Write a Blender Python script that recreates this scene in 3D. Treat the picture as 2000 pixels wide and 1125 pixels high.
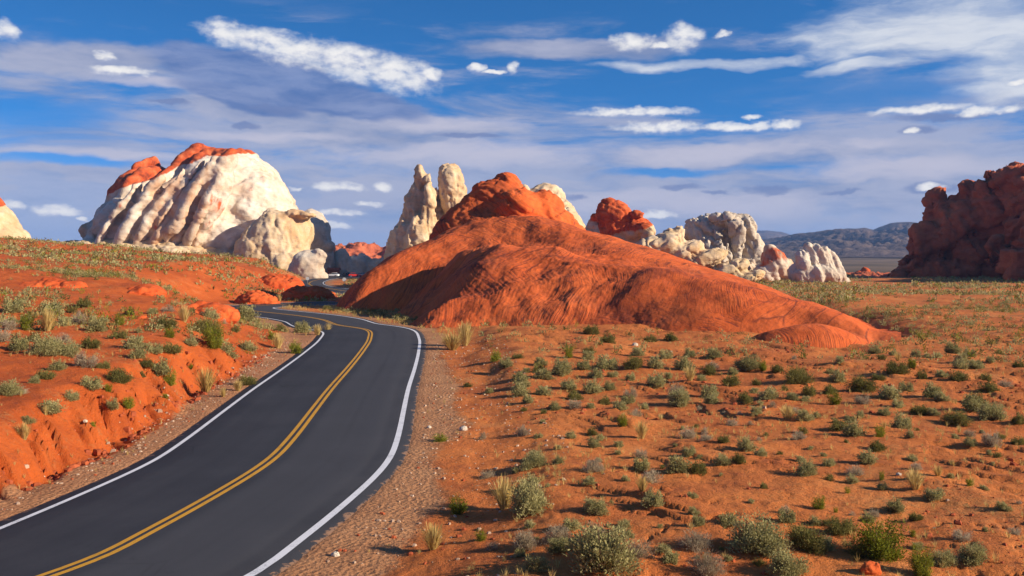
import bpy, math, random
import numpy as np

random.seed(7)
RNG = np.random.default_rng(11)
SC = bpy.context.scene
for _o in list(bpy.data.objects):
    bpy.data.objects.remove(_o, do_unlink=True)

# ------------------------------------------------------------------ camera, sky, sun, exposure
F, CX, HY, CAMZ = 1778.0, 1000.0, 490.0, 6.0      # focal length / centre column / horizon row of the photo (2000 x 1125), eye height
cam = bpy.data.cameras.new('camera')
cam.sensor_width = 36.0
cam.lens = 36.0 * F / 2000.0
cam.shift_y = -(562.5 - HY) / 2000.0
cam.clip_start, cam.clip_end = 0.5, 30000.0
camo = bpy.data.objects.new('camera', cam)
camo.location = (0, 0, CAMZ)
camo.rotation_euler = (math.radians(90), 0, 0)
SC.collection.objects.link(camo)
SC.camera = camo

SUN_EL, SUN_BACK = math.radians(23.0), math.radians(19.0)   # low sun from the right, a little behind the eye
SUN = np.array([math.cos(SUN_EL) * math.cos(SUN_BACK), -math.cos(SUN_EL) * math.sin(SUN_BACK), math.sin(SUN_EL)])
sl = bpy.data.lights.new('sun', 'SUN')
sl.energy, sl.angle, sl.color = 5.0, math.radians(0.53), (1.0, 0.86, 0.68)
so = bpy.data.objects.new('sun', sl)
from mathutils import Vector
so.rotation_euler = Vector(tuple(SUN)).to_track_quat('Z', 'Y').to_euler()
so.location = (60, -20, 60)
SC.collection.objects.link(so)

SC.view_settings.view_transform = 'Standard'
SC.view_settings.look = 'None'
SC.view_settings.exposure = 0.65
SC.view_settings.gamma = 1.0
SC.render.engine = 'CYCLES'
SC.cycles.max_bounces = 5
SC.cycles.diffuse_bounces = 2
SC.cycles.volume_bounces = 0
SC.cycles.transparent_max_bounces = 6
SC.cycles.use_denoising = True
try:
    SC.cycles.denoiser = 'OPENIMAGEDENOISE'
    SC.cycles.denoising_input_passes = 'RGB_ALBEDO_NORMAL'
except Exception:
    pass


SKY_K, SKY_TINT = 0.058, (0.36, 1.30, 2.05)  # sky strength; cloud radiance is divided by it


class V:
    """a node socket with arithmetic"""
    def __init__(s, t, sock): s.t, s.s = t, sock
    def _m(s, op, b=None, c=None, clamp=False):
        n = s.t.nodes.new('ShaderNodeMath'); n.operation = op; n.use_clamp = clamp
        for i, q in enumerate((s, b, c)):
            if q is None: continue
            if isinstance(q, V): s.t.links.new(q.s, n.inputs[i])
            else: n.inputs[i].default_value = q
        return V(s.t, n.outputs[0])
    def __add__(s, b): return s._m('ADD', b)
    __radd__ = __add__
    def __sub__(s, b): return s._m('SUBTRACT', b)
    def __rsub__(s, b): return (s * -1.0) + b
    def __mul__(s, b): return s._m('MULTIPLY', b)
    __rmul__ = __mul__
    def __truediv__(s, b): return s._m('DIVIDE', b)
    def max(s, b): return s._m('MAXIMUM', b)
    def min(s, b): return s._m('MINIMUM', b)
    def clamp(s): return s._m('ADD', 0.0, clamp=True)
    def step(s, a, b):
        n = s.t.nodes.new('ShaderNodeMapRange'); n.interpolation_type = 'SMOOTHSTEP'
        s.t.links.new(s.s, n.inputs[0]); n.inputs[1].default_value = a; n.inputs[2].default_value = b
        return V(s.t, n.outputs[0])


class T:
    """node tree helper"""
    def __init__(s, tree): s.t = tree; s.n = tree.nodes; s.l = tree.links
    def put(s, inp, q):
        if isinstance(q, V): s.l.new(q.s, inp)
        elif isinstance(q, (tuple, list)) and len(q) == 3 and inp.type == 'RGBA': inp.default_value = (*q, 1)
        else: inp.default_value = q
    def comb(s, x, y, z):
        n = s.n.new('ShaderNodeCombineXYZ')
        for i, q in enumerate((x, y, z)): s.put(n.inputs[i], q)
        return V(s.t, n.outputs[0])
    def sep(s, v):
        n = s.n.new('ShaderNodeSeparateXYZ'); s.l.new(v.s, n.inputs[0])
        return [V(s.t, o) for o in n.outputs]
    def pos(s):
        n = s.n.new('ShaderNodeNewGeometry'); return V(s.t, n.outputs['Position'])
    def objco(s):
        n = s.n.new('ShaderNodeTexCoord'); return V(s.t, n.outputs['Object'])
    def rnd(s):
        n = s.n.new('ShaderNodeObjectInfo'); return V(s.t, n.outputs['Random'])
    def scale(s, v, xyz):
        n = s.n.new('ShaderNodeVectorMath'); n.operation = 'MULTIPLY'
        s.l.new(v.s, n.inputs[0]); n.inputs[1].default_value = xyz if isinstance(xyz, tuple) else (xyz,) * 3
        return V(s.t, n.outputs[0])
    def noise(s, v, sc, detail=4.0, rough=0.55, dist=0.0, kind='FBM', lac=2.0):
        n = s.n.new('ShaderNodeTexNoise'); n.noise_type = kind
        s.l.new(v.s, n.inputs['Vector'])
        s.put(n.inputs['Scale'], sc); n.inputs['Detail'].default_value = detail
        n.inputs['Roughness'].default_value = rough; n.inputs['Distortion'].default_value = dist
        n.inputs['Lacunarity'].default_value = lac
        return V(s.t, n.outputs['Fac'])
    def voro(s, v, sc, feature='F1'):
        n = s.n.new('ShaderNodeTexVoronoi'); n.feature = feature
        s.l.new(v.s, n.inputs['Vector']); n.inputs['Scale'].default_value = sc
        return V(s.t, n.outputs['Distance'])
    def wave(s, v, sc, dist, dsc=1.5, direction='Z', detail=3):
        n = s.n.new('ShaderNodeTexWave'); n.bands_direction = direction
        s.l.new(v.s, n.inputs['Vector']); n.inputs['Scale'].default_value = sc
        n.inputs['Distortion'].default_value = dist; n.inputs['Detail Scale'].default_value = dsc
        n.inputs['Detail'].default_value = detail
        return V(s.t, n.outputs['Fac'])
    def attr(s, name):
        n = s.n.new('ShaderNodeAttribute'); n.attribute_name = name; return V(s.t, n.outputs['Fac'])
    def ramp(s, f, stops):
        n = s.n.new('ShaderNodeValToRGB'); s.l.new(f.s, n.inputs[0])
        e = n.color_ramp.elements
        while len(e) < len(stops): e.new(0.5)
        for k, (p, c) in zip(e, stops): k.position = p; k.color = (*c, 1)
        return V(s.t, n.outputs[0])
    def mix(s, f, a, b, blend='MIX'):
        n = s.n.new('ShaderNodeMix'); n.data_type = 'RGBA'; n.blend_type = blend
        s.put(n.inputs[0], f); s.put(n.inputs[6], a); s.put(n.inputs[7], b)
        return V(s.t, n.outputs[2])
    def mixf(s, f, a, b):
        n = s.n.new('ShaderNodeMix'); n.data_type = 'FLOAT'
        s.put(n.inputs[0], f); s.put(n.inputs[2], a); s.put(n.inputs[3], b)
        return V(s.t, n.outputs[0])
    def bump(s, h, strength, dist):
        n = s.n.new('ShaderNodeBump'); s.l.new(h.s, n.inputs['Height'])
        n.inputs['Strength'].default_value = strength; n.inputs['Distance'].default_value = dist
        return V(s.t, n.outputs[0])


# ---- world: Nishita air with the cloud decks that the photograph shows, carried on round the whole sky
W = bpy.data.worlds.new('World'); SC.world = W; W.use_nodes = True
w = T(W.node_tree); w.n.clear()
tc = w.n.new('ShaderNodeTexCoord')
D = V(W.node_tree, tc.outputs['Generated'])
dx, dy, dz = w.sep(D)
AZ = dx._m('ARCTAN2', dy)
EL = dz._m('ARCSINE')
sky = w.n.new('ShaderNodeTexSky'); sky.sky_type = 'NISHITA'; sky.sun_disc = False
sky.sun_elevation = SUN_EL
sky.sun_rotation = math.atan2(SUN[0], SUN[1])
sky.altitude = 700; sky.air_density = 1.0; sky.dust_density = 0.3; sky.ozone_density = 2.0
_sv = w.comb(dx, dy, dz.max(0.0) * 1.6 + 0.16)
w.l.new(_sv.s, sky.inputs['Vector'])
air = w.mix(1.0, V(W.node_tree, sky.outputs[0]), SKY_TINT, 'MULTIPLY')
K = 1.0 / SKY_K
def kc(c): return tuple(v * K * 0.645 for v in c)          # 0.785: the exposure above
def pa(px): return math.atan((px - CX) / F)
def pe(px, py): return math.atan((HY - py) / math.hypot(F, px - CX))


def vec(op, a, b=None, c=None):
    n = w.n.new('ShaderNodeVectorMath'); n.operation = op
    for k, q in enumerate((a, b, c)):
        if q is None: continue
        if isinstance(q, V): w.l.new(q.s, n.inputs[k])
        else: n.inputs[k].default_value = q
    return n
def union(P, spec, rot=0.0):
    """1 inside the centre of the nearest of several ellipses (in sky angles), 0 on its rim, negative outside"""
    c, s_ = math.cos(math.radians(rot)), math.sin(math.radians(rot))
    G = None
    for (px, py, rx, ry) in spec:
        u, v = pa(px), pe(px, py)
        ur, vr = u * c + v * s_, -u * s_ + v * c
        ru, rv = rx / F * math.cos(pa(px)) ** 2, ry / F
        q = V(W.node_tree, vec('MULTIPLY_ADD', P, (1 / ru, 1 / rv, 0), (-ur / ru, -vr / rv, 0)).outputs[0])
        d = V(W.node_tree, vec('DOT_PRODUCT', q, q).outputs['Value'])
        G = d if G is None else G.min(d)
    return 1.0 - G.min(5.0)
def rotated(P, rot):
    c, s_ = math.cos(math.radians(rot)), math.sin(math.radians(rot))
    x, y, _ = w.sep(P)
    return w.comb(x * c + y * s_, y * c - x * s_, 0.0)
def warped(P, sc, detail, amp, stretch):
    n = w.n.new('ShaderNodeTexNoise'); n.inputs['Scale'].default_value = sc; n.inputs['Detail'].default_value = detail
    n.inputs['Roughness'].default_value = 0.6
    w.l.new(w.scale(P, (1.0, stretch, 1.0)).s, n.inputs['Vector'])
    return V(W.node_tree, vec('MULTIPLY_ADD', V(W.node_tree, n.outputs['Color']), (amp[0], amp[1], 0),
                              V(W.node_tree, vec('ADD', P, (-amp[0] / 2, -amp[1] / 2, 0)).outputs[0])).outputs[0])


P0 = w.comb(AZ, EL, 0.0)
LAV, LAV_L, WHT = (0.225, 0.285, 0.47), (0.43, 0.455, 0.60), (0.94, 0.92, 0.90)
# --- the plain cloud sky that goes on all round: veil thicker towards the horizon, low fair-weather cumulus
def veil_and_low():
    n1 = w.noise(w.scale(P0, (1.0, 5.5, 1.0)), 3.6, 7, 0.62, 0.35)
    low = 1.0 - EL.step(0.05, 0.20)
    return n1, low
n1, low = veil_and_low()
veil0 = (n1 + low * 0.24 - 0.03).step(0.46, 0.68)
col0 = w.mix(veil0 * 0.8, air, w.mix(n1.step(0.45, 0.75), kc(LAV), kc(LAV_L)))
# --- the part in view, with its banks and cumulus where they stand
PW = warped(P0, 9.0, 4.0, (0.07, 0.030), 2.2)       # for wide decks
PC = warped(P0, 34.0, 5.0, (0.030, 0.014), 1.5)      # for cumulus
nA = w.noise(w.scale(PW, (1.0, 4.5, 1.0)), 8.0, 6, 0.6)
vb = (union(PW, [(700, 255, 460, 55), (1500, 300, 640, 34), (300, 340, 620, 50), (1900, 340, 500, 70), (1100, 400, 1800, 90),
                 (170, 115, 280, 40), (560, 215, 330, 50), (1130, 95, 330, 26)]) + (nA - 0.5) * 1.9).step(-0.15, 0.9)
clr = (union(PW, [(1420, 175, 420, 34), (60, 215, 230, 38), (130, 312, 200, 15), (1290, 335, 170, 13), (900, 10, 800, 40), (1700, 185, 300, 36), (1300, 20, 300, 26)]) + (nA - 0.5) * 1.2).step(0.0, 1.0)
veil = (veil0 * 0.85).max(vb * 0.94) * (1.0 - clr * 0.90)
col = w.mix(veil, air, w.mix((n1 * 0.5 + nA * 0.5 + low * 0.10).step(0.38, 0.64), kc(LAV), kc(LAV_L)))
bk = (union(PW, [(1400, 298, 400, 26), (960, 300, 360, 34), (880, 238, 200, 24), (1250, 400, 500, 34), (1750, 330, 300, 30), (330, 165, 150, 14), (1690, 285, 90, 12), (480, 262, 300, 12), (250, 300, 300, 12)]) + (nA - 0.5) * 1.6).step(0.0, 1.2)
col = w.mix(bk * 0.88, col, kc((0.56, 0.55, 0.67)))
ci = (union(PW, [(1850, 48, 330, 66), (2010, 110, 190, 80), (1700, 62, 190, 34), (1690, 128, 140, 14), (1350, 124, 220, 13)]) + (nA - 0.5) * 2.0).step(-0.2, 1.0)
col = w.mix(ci * 0.92, col, w.mix(nA.step(0.35, 0.65), kc((0.48, 0.55, 0.70)), kc((0.74, 0.77, 0.83))))
dk = (union(rotated(PW, -9), [(530, 150, 270, 50), (400, 120, 120, 42), (640, 188, 230, 36), (470, 190, 150, 26)], -9) + (nA - 0.5) * 0.9).step(0.0, 0.55)
col = w.mix(dk * 0.93, col, w.mix(nA.step(0.36, 0.66), kc((0.095, 0.180, 0.43)), kc((0.23, 0.305, 0.54))))
nB = w.noise(w.scale(P0, (1.0, 1.7, 1.0)), 40.0, 6, 0.55)
nB2 = w.noise(w.scale(V(W.node_tree, vec('ADD', P0, (0.0045, 0.0045, 0)).outputs[0]), (1.0, 1.7, 1.0)), 40.0, 4, 0.55)
ds = (union(PC, [(925, 265, 85, 6), (480, 248, 40, 9), (1325, 366, 52, 7), (1500, 371, 58, 10), (1118, 386, 30, 9), (1395, 376, 40, 5),
                 (1790, 255, 45, 10), (1640, 374, 50, 5), (330, 196, 55, 6), (1850, 229, 150, 9), (540, 214, 70, 12), (1820, 368, 70, 12)]) + (nB - 0.5) * 1.8).step(0.0, 0.9)
col = w.mix(ds * 0.75, col, kc((0.165, 0.23, 0.45)))
CU1 = [(470, 73, 84, 26), (570, 99, 120, 32), (680, 125, 115, 37), (775, 145, 88, 36)]
CU2 = [(838, 146, 27, 15), (1232, 82, 46, 16), (1335, 74, 40, 28), (1408, 66, 17, 7), (1290, 86, 30, 10), (931, 133, 16, 11), (1001, 132, 13, 13), (965, 140, 24, 5),
                       (10, 61, 28, 18), (205, 110, 18, 10), (232, 138, 62, 9), (660, 364, 50, 11), (752, 364, 24, 12), (576, 368, 15, 5),
                       (28, 401, 26, 12), (108, 412, 54, 14), (655, 443, 30, 8), (650, 417, 64, 8), (720, 397, 32, 6), (165, 428, 18, 6),
                       (1282, 418, 36, 11), (1245, 219, 116, 10), (1290, 251, 100, 12), (1440, 247, 84, 11), (1535, 246, 30, 12), (1470, 228, 28, 5),
                       (1800, 215, 95, 10), (1925, 219, 80, 10), (1990, 160, 24, 6), (1780, 257, 15, 7), (1820, 366, 32, 7)]
def puffs(P): return union(rotated(P, -11.5), CU1, -11.5).max(union(P, CU2))
cu = puffs(PC)
PD = V(W.node_tree, vec('ADD', PC, (0.0, 0.0042, 0)).outputs[0])
under = (puffs(PD) - cu).step(-0.25, 0.85)                # 1 on the undersides: they fade and grey out
cuf = (cu + (nB - 0.5) * 2.5).step(-0.40, 1.25)
lit = (0.80 + (nB - nB2) * 2.4 + cu.max(-0.5) * 0.15 - under * 0.60).step(0.05, 1.0)
col = w.mix(cuf * (0.97 - under * 0.45), col, w.mix(lit, kc((0.40, 0.45, 0.66)), kc(WHT)))
def back(c):
    b = w.n.new('ShaderNodeBackground'); b.inputs[1].default_value = SKY_K
    w.put(b.inputs[0], c); return b.outputs[0]
def mixsh(f, a, b):
    m = w.n.new('ShaderNodeMixShader'); w.l.new(f.s, m.inputs[0]); w.l.new(a, m.inputs[1]); w.l.new(b, m.inputs[2]); return m.outputs[0]
inview = AZ._m('ABSOLUTE')._m('LESS_THAN', 0.9) * EL._m('LESS_THAN', 0.42)   # the drawn clouds all lie well inside; only saves time
sh = mixsh(inview, back(col0), back(col))
sh = mixsh(EL._m('LESS_THAN', -0.012), sh, back(kc((0.16, 0.10, 0.08))))     # far ground under the horizon
wo = w.n.new('ShaderNodeOutputWorld'); w.l.new(sh, wo.inputs[0])
W.cycles.sampling_method = 'MANUAL'; W.cycles.sample_map_resolution = 256

# ------------------------------------------------------------------ numeric helpers
_pm = np.random.default_rng(3).permutation(256).astype(np.int32); _pm = np.concatenate([_pm, _pm, _pm])
_g3 = np.array([[1,1,0],[-1,1,0],[1,-1,0],[-1,-1,0],[1,0,1],[-1,0,1],[1,0,-1],[-1,0,-1],[0,1,1],[0,-1,1],[0,1,-1],[0,-1,-1],[1,1,0],[-1,1,0],[0,-1,1],[0,-1,-1]], np.float32)
_ga = np.linspace(0, 2 * np.pi, 16, endpoint=False); _g2 = np.stack([np.cos(_ga), np.sin(_ga)], 1).astype(np.float32)


def noise2(x, y):
    x = np.asarray(x, np.float32); y = np.asarray(y, np.float32)
    xi = np.floor(x).astype(np.int32); yi = np.floor(y).astype(np.int32)
    xf, yf = x - xi, y - yi
    u = xf * xf * xf * (xf * (xf * 6 - 15) + 10); v = yf * yf * yf * (yf * (yf * 6 - 15) + 10)
    xi &= 255; yi &= 255
    def g(a, b, p, q):
        h = _g2[_pm[_pm[(xi + a) & 255] + ((yi + b) & 255)] & 15]; return h[..., 0] * p + h[..., 1] * q
    n0 = g(0, 0, xf, yf); n1 = g(1, 0, xf - 1, yf); n2 = g(0, 1, xf, yf - 1); n3 = g(1, 1, xf - 1, yf - 1)
    a = n0 + u * (n1 - n0); b = n2 + u * (n3 - n2)
    return (a + v * (b - a)) * 1.4


def noise3(p):
    p = np.asarray(p, np.float32)
    i = np.floor(p).astype(np.int32); f = p - i
    uvw = f * f * f * (f * (f * 6 - 15) + 10); i &= 255
    out = 0
    for a in (0, 1):
        wa = uvw[..., 0] if a else 1 - uvw[..., 0]
        pa_ = _pm[(i[..., 0] + a) & 255]
        for b in (0, 1):
            wb = uvw[..., 1] if b else 1 - uvw[..., 1]
            pb_ = _pm[pa_ + ((i[..., 1] + b) & 255)]
            for c in (0, 1):
                wc = uvw[..., 2] if c else 1 - uvw[..., 2]
                h = _g3[_pm[pb_ + ((i[..., 2] + c) & 255)] & 15]
                d = h[..., 0] * (f[..., 0] - a) + h[..., 1] * (f[..., 1] - b) + h[..., 2] * (f[..., 2] - c)
                out = out + wa * wb * wc * d
    return out


def fbm2(x, y, octv=4, gain=0.5, seed=0.0):
    s, a = 0, 1.0
    for k in range(octv):
        s = s + a * noise2(x * 2 ** k + seed + 17.3 * k, y * 2 ** k + seed * 1.7 + 9.1 * k); a *= gain
    return s


def fbm3(p, octv=4, gain=0.5, seed=0.0, ridge=False):
    s, a = 0, 1.0
    for k in range(octv):
        n = noise3(p * 2 ** k + (seed + 13.7 * k))
        s = s + a * ((1 - 2 * np.abs(n) * 1.6) if ridge else n); a *= gain
    return s


def sst(a, b, x):
    t = np.clip((x - a) / (b - a), 0, 1); return t * t * (3 - 2 * t)


def smin(a, b, k):
    h = np.clip(0.5 + 0.5 * (b - a) / k, 0, 1); return b + (a - b) * h - k * h * (1 - h)


def smax(a, b, k): return -smin(-a, -b, k)


COL = SC.collection
def tag(o, label=None, cat=None, group=None, kind=None):
    if label: o['label'] = label
    if cat: o['category'] = cat
    if group: o['group'] = group
    if kind: o['kind'] = kind
    return o


def mesh_np(name, verts, faces, mats, smooth=True, attrs=None, parent=None, origin=None, mat_index=None):
    """one mesh object from numpy arrays; faces: an (n,3) or (n,4) int array"""
    verts = np.asarray(verts, np.float32); faces = np.asarray(faces, np.int32)
    me = bpy.data.meshes.new(name)
    if origin is not None: verts = verts - np.asarray(origin, np.float32)
    n, k = faces.shape
    me.vertices.add(len(verts)); me.vertices.foreach_set('co', np.ascontiguousarray(verts).ravel())
    me.loops.add(n * k); me.loops.foreach_set('vertex_index', np.ascontiguousarray(faces).ravel())
    me.polygons.add(n); me.polygons.foreach_set('loop_start', np.arange(0, n * k, k, dtype=np.int32))
    me.polygons.foreach_set('loop_total', np.full(n, k, np.int32))
    me.polygons.foreach_set('use_smooth', np.full(n, smooth))
    for m in (mats if isinstance(mats, (list, tuple)) else [mats]): me.materials.append(m)
    if mat_index is not None: me.polygons.foreach_set('material_index', np.asarray(mat_index, np.int32))
    me.update(calc_edges=True)
    for an, (dom, val) in (attrs or {}).items():
        a = me.attributes.new(an, 'FLOAT', dom); a.data.foreach_set('value', np.asarray(val, np.float32))
    o = bpy.data.objects.new(name, me); COL.objects.link(o)
    if origin is not None: o.location = [float(v) for v in origin]
    if parent is not None: o.parent = parent
    return o


def grid_faces(nr, nc, mask=None):
    i = np.arange(nr * nc).reshape(nr, nc)
    f = np.stack([i[:-1, :-1], i[:-1, 1:], i[1:, 1:], i[1:, :-1]], -1).reshape(-1, 4)
    if mask is not None: f = f[mask.reshape(-1)[f].any(1)]
    return f


def compact(verts, faces, extra=()):
    u, inv = np.unique(faces, return_inverse=True)
    return verts[u], inv.reshape(faces.shape), [e[u] for e in extra]


# ------------------------------------------------------------------ materials
def newmat(name, rough=0.9, spec=0.15):
    m = bpy.data.materials.new(name); m.use_nodes = True
    t = T(m.node_tree); p = m.node_tree.nodes['Principled BSDF']
    p.inputs['Roughness'].default_value = rough; p.inputs['Specular IOR Level'].default_value = spec
    return m, t, p


def finish(t, p, col, h=None, strength=0.5, dist=0.1):
    t.put(p.inputs['Base Color'], col)
    if h is not None: t.l.new(t.bump(h, strength, dist).s, p.inputs['Normal'])


RED, RED_D, RED_L = (0.50, 0.088, 0.022), (0.26, 0.050, 0.020), (0.60, 0.165, 0.060)

def mat_hill():
    m, t, p = newmat('red_slickrock')
    P = t.pos(); q = t.attr('bed')
    a = t.noise(P, 0.11, 5, 0.6); b = t.noise(P, 0.9, 6, 0.65); c = t.noise(P, 4.5, 5, 0.7)
    ln = t.noise(t.comb(q * 1.0, t.noise(P, 0.35, 2, 0.5) * 0.7, 0.0), 7.5, 4, 0.7)      # thin beds
    jt = t.voro(t.comb(q * 0.9, t.sep(P)[0] * 0.25 + t.noise(P, 0.3, 3, 0.6) * 0.6, t.sep(P)[1] * 0.12), 1.0, 'DISTANCE_TO_EDGE')
    col = t.ramp(a * 0.5 + b * 0.5, [(0.33, (0.44, 0.080, 0.020)), (0.45, (0.60, 0.112, 0.025)), (0.60, (0.68, 0.145, 0.036)), (0.74, (0.68, 0.19, 0.065))])
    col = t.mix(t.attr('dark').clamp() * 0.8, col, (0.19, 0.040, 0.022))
    patch = t.noise(P, 0.20, 4, 0.6).step(0.42, 0.62)
    col = t.mix((1.0 - ln.step(0.40, 0.50)) * (patch * 0.6 + 0.15), col, (0.17, 0.038, 0.022))
    col = t.mix((1.0 - jt.step(0.0, 0.05)) * t.noise(P, 0.25, 3, 0.6).step(0.45, 0.6) * 0.7, col, (0.10, 0.028, 0.020))
    col = t.mix(c.step(0.60, 0.78) * 0.4, col, (0.17, 0.040, 0.022))
    col = t.mix(t.noise(P, 0.35, 4, 0.6).step(0.55, 0.75) * 0.30, col, (0.60, 0.18, 0.075))
    finish(t, p, col, ln * patch * 0.9 + b * 0.7 + c * 0.45, 0.85, 0.11)
    return m


def mat_rock(name, stops, sc, red=None, stain=0.4, strat=0.35, bump=0.7, bdist=0.35, dark=(0.16, 0.10, 0.08), stain_col=(0.60, 0.24, 0.10), band=0.0):
    """sandstone: base ramp, iron stains and slanting bands, an optional red cap from the 'red' attribute washing down in streaks"""
    m, t, p = newmat(name)
    P = t.pos()
    a = t.noise(P, sc, 5, 0.62, 0.4); b = t.noise(P, sc * 7, 6, 0.68); c = t.noise(t.scale(P, (1.0, 1.0, 4.5)), sc * 6, 4, 0.65, 0.6)
    col = t.ramp(a * 0.55 + b * 0.45, stops)
    if band:
        px_, py_, pz_ = t.sep(P); bq = t.comb(px_ * 0.35 + pz_ * 1.0, px_ * 0.15 + py_ * 0.15, 0.0)
        bd = t.noise(bq, sc * 2.6, 5, 0.6, 0.8).step(0.50, 0.66)
        col = t.mix(bd * band, col, stain_col)
    if stain:
        st = t.noise(t.scale(P, (1.0, 1.0, 0.45)), sc * 1.5, 6, 0.65).step(0.50, 0.66)
        col = t.mix(st * stain, col, stain_col)
    col = t.mix(c.step(0.57, 0.74) * strat, col, dark)
    pit = t.noise(P, sc * 22, 4, 0.7)
    col = t.mix(pit.step(0.60, 0.74) * 0.45, col, dark)
    if red is not None:
        drip = t.noise(t.scale(P, (1.0, 1.0, 0.12)), sc * 9, 3, 0.6)
        rf = (t.attr('red') + (b - 0.5) * 0.7 + (drip - 0.5) * 0.8).step(0.36, 0.64)
        col = t.mix(rf, col, t.ramp(b, [(0.35, RED_D), (0.5, red), (0.68, RED_L)]))
    v = t.voro(P, sc * 9)
    finish(t, p, col, b * 1.0 + c * 0.7 + v * 0.25 + pit * 0.3, bump, bdist)
    return m


MAT_HILL = mat_hill()
MAT_WHITE = mat_rock('pale_sandstone', [(0.32, (0.34, 0.235, 0.155)), (0.43, (0.58, 0.46, 0.34)), (0.54, (0.69, 0.60, 0.485)), (0.68, (0.74, 0.68, 0.60))], 0.045, red=RED, stain=0.55, strat=0.35, stain_col=(0.58, 0.25, 0.075), band=0.30)
MAT_CREAM = mat_rock('cream_sandstone', [(0.32, (0.40, 0.25, 0.12)), (0.46, (0.58, 0.41, 0.23)), (0.60, (0.66, 0.52, 0.36)), (0.75, (0.66, 0.575, 0.46))], 0.055, red=RED, stain=0.45, strat=0.45, stain_col=(0.55, 0.27, 0.11), band=0.25)
MAT_GREY = mat_rock('grey_white_sandstone', [(0.32, (0.34, 0.265, 0.19)), (0.46, (0.50, 0.415, 0.32)), (0.60, (0.62, 0.545, 0.44)), (0.75, (0.65, 0.59, 0.50))], 0.08, red=RED, stain=0.30, strat=0.45, stain_col=(0.52, 0.31, 0.18), band=0.25)
MAT_CLIFF = mat_rock('dark_red_cliff_rock', [(0.32, (0.25, 0.064, 0.034)), (0.46, (0.43, 0.108, 0.048)), (0.60, (0.53, 0.145, 0.060)), (0.75, (0.60, 0.22, 0.100))], 0.09, stain=0.0, strat=0.5, bump=0.9, dark=(0.10, 0.035, 0.028))
MAT_REDROCK = mat_rock('red_rock', [(0.32, (0.30, 0.055, 0.020)), (0.46, (0.52, 0.085, 0.020)), (0.60, (0.60, 0.120, 0.030)), (0.75, (0.62, 0.19, 0.065))], 0.25, stain=0.0, strat=0.35, bdist=0.12, dark=(0.22, 0.045, 0.02))


def mat_ground():
    m, t, p = newmat('desert_ground')
    P = t.pos()
    big = t.noise(P, 0.055, 5, 0.6); mid = t.noise(P, 0.5, 6, 0.65); fine = t.noise(P, 6.0, 5, 0.7)
    L = t.attr('left'); S = t.attr('shoulder'); FAR = t.attr('far')
    right = t.ramp(big * 0.5 + mid * 0.5, [(0.32, (0.26, 0.070, 0.026)), (0.43, (0.47, 0.130, 0.034)), (0.55, (0.61, 0.188, 0.046)), (0.70, (0.66, 0.27, 0.085))])
    left = t.ramp(big * 0.45 + mid * 0.55, [(0.32, (0.22, 0.045, 0.014)), (0.44, (0.42, 0.082, 0.016)), (0.58, (0.53, 0.112, 0.021)), (0.72, (0.58, 0.20, 0.070))])
    col = t.mix((L + (mid - 0.5) * 0.3).step(0.3, 0.7), right, left)
    # dry grass and litter film, in patches
    gr = (t.noise(P, 0.16, 5, 0.65) * 0.6 + fine * 0.4).step(0.52, 0.66)
    col = t.mix(gr * 0.45, col, (0.42, 0.25, 0.095))
    col = t.mix(t.noise(P, 1.7, 5, 0.7).step(0.55, 0.72) * 0.5, col, (0.25, 0.060, 0.028))
    col = t.mix(fine.step(0.60, 0.78) * 0.5, col, (0.20, 0.055, 0.028))
    # gravel shoulder
    gv = t.voro(P, 9.0)
    shc = t.ramp(t.noise(P, 14.0, 3, 0.7) * 0.6 + mid * 0.4, [(0.30, (0.22, 0.10, 0.050)), (0.48, (0.40, 0.20, 0.095)), (0.62, (0.52, 0.28, 0.14)), (0.80, (0.64, 0.45, 0.29))])
    sf = (S + (mid - 0.5) * 0.9 + (fine - 0.5) * 0.4).step(0.35, 0.65)
    col = t.mix(sf * 0.85, col, shc)
    # distant scrub plain
    fcol = t.ramp(t.noise(t.scale(P, (0.6, 1, 1)), 0.010, 7, 0.7), [(0.36, (0.085, 0.062, 0.030)), (0.50, (0.15, 0.100, 0.050)), (0.62, (0.21, 0.135, 0.075)), (0.74, (0.40, 0.30, 0.23))])
    col = t.mix(FAR, col, fcol)
    grit = t.noise(P, 22.0, 4, 0.7)
    col = t.mix(grit.step(0.58, 0.72) * 0.45, col, (0.17, 0.050, 0.028)); col = t.mix(t.noise(P, 31.0, 2, 0.6).step(0.66, 0.74) * 0.5, col, (0.60, 0.33, 0.20))
    finish(t, p, col, mid * 0.6 + fine * 0.7 + grit * 0.35 + gv * sf * 0.5, 1.0, 0.12)
    return m


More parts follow.
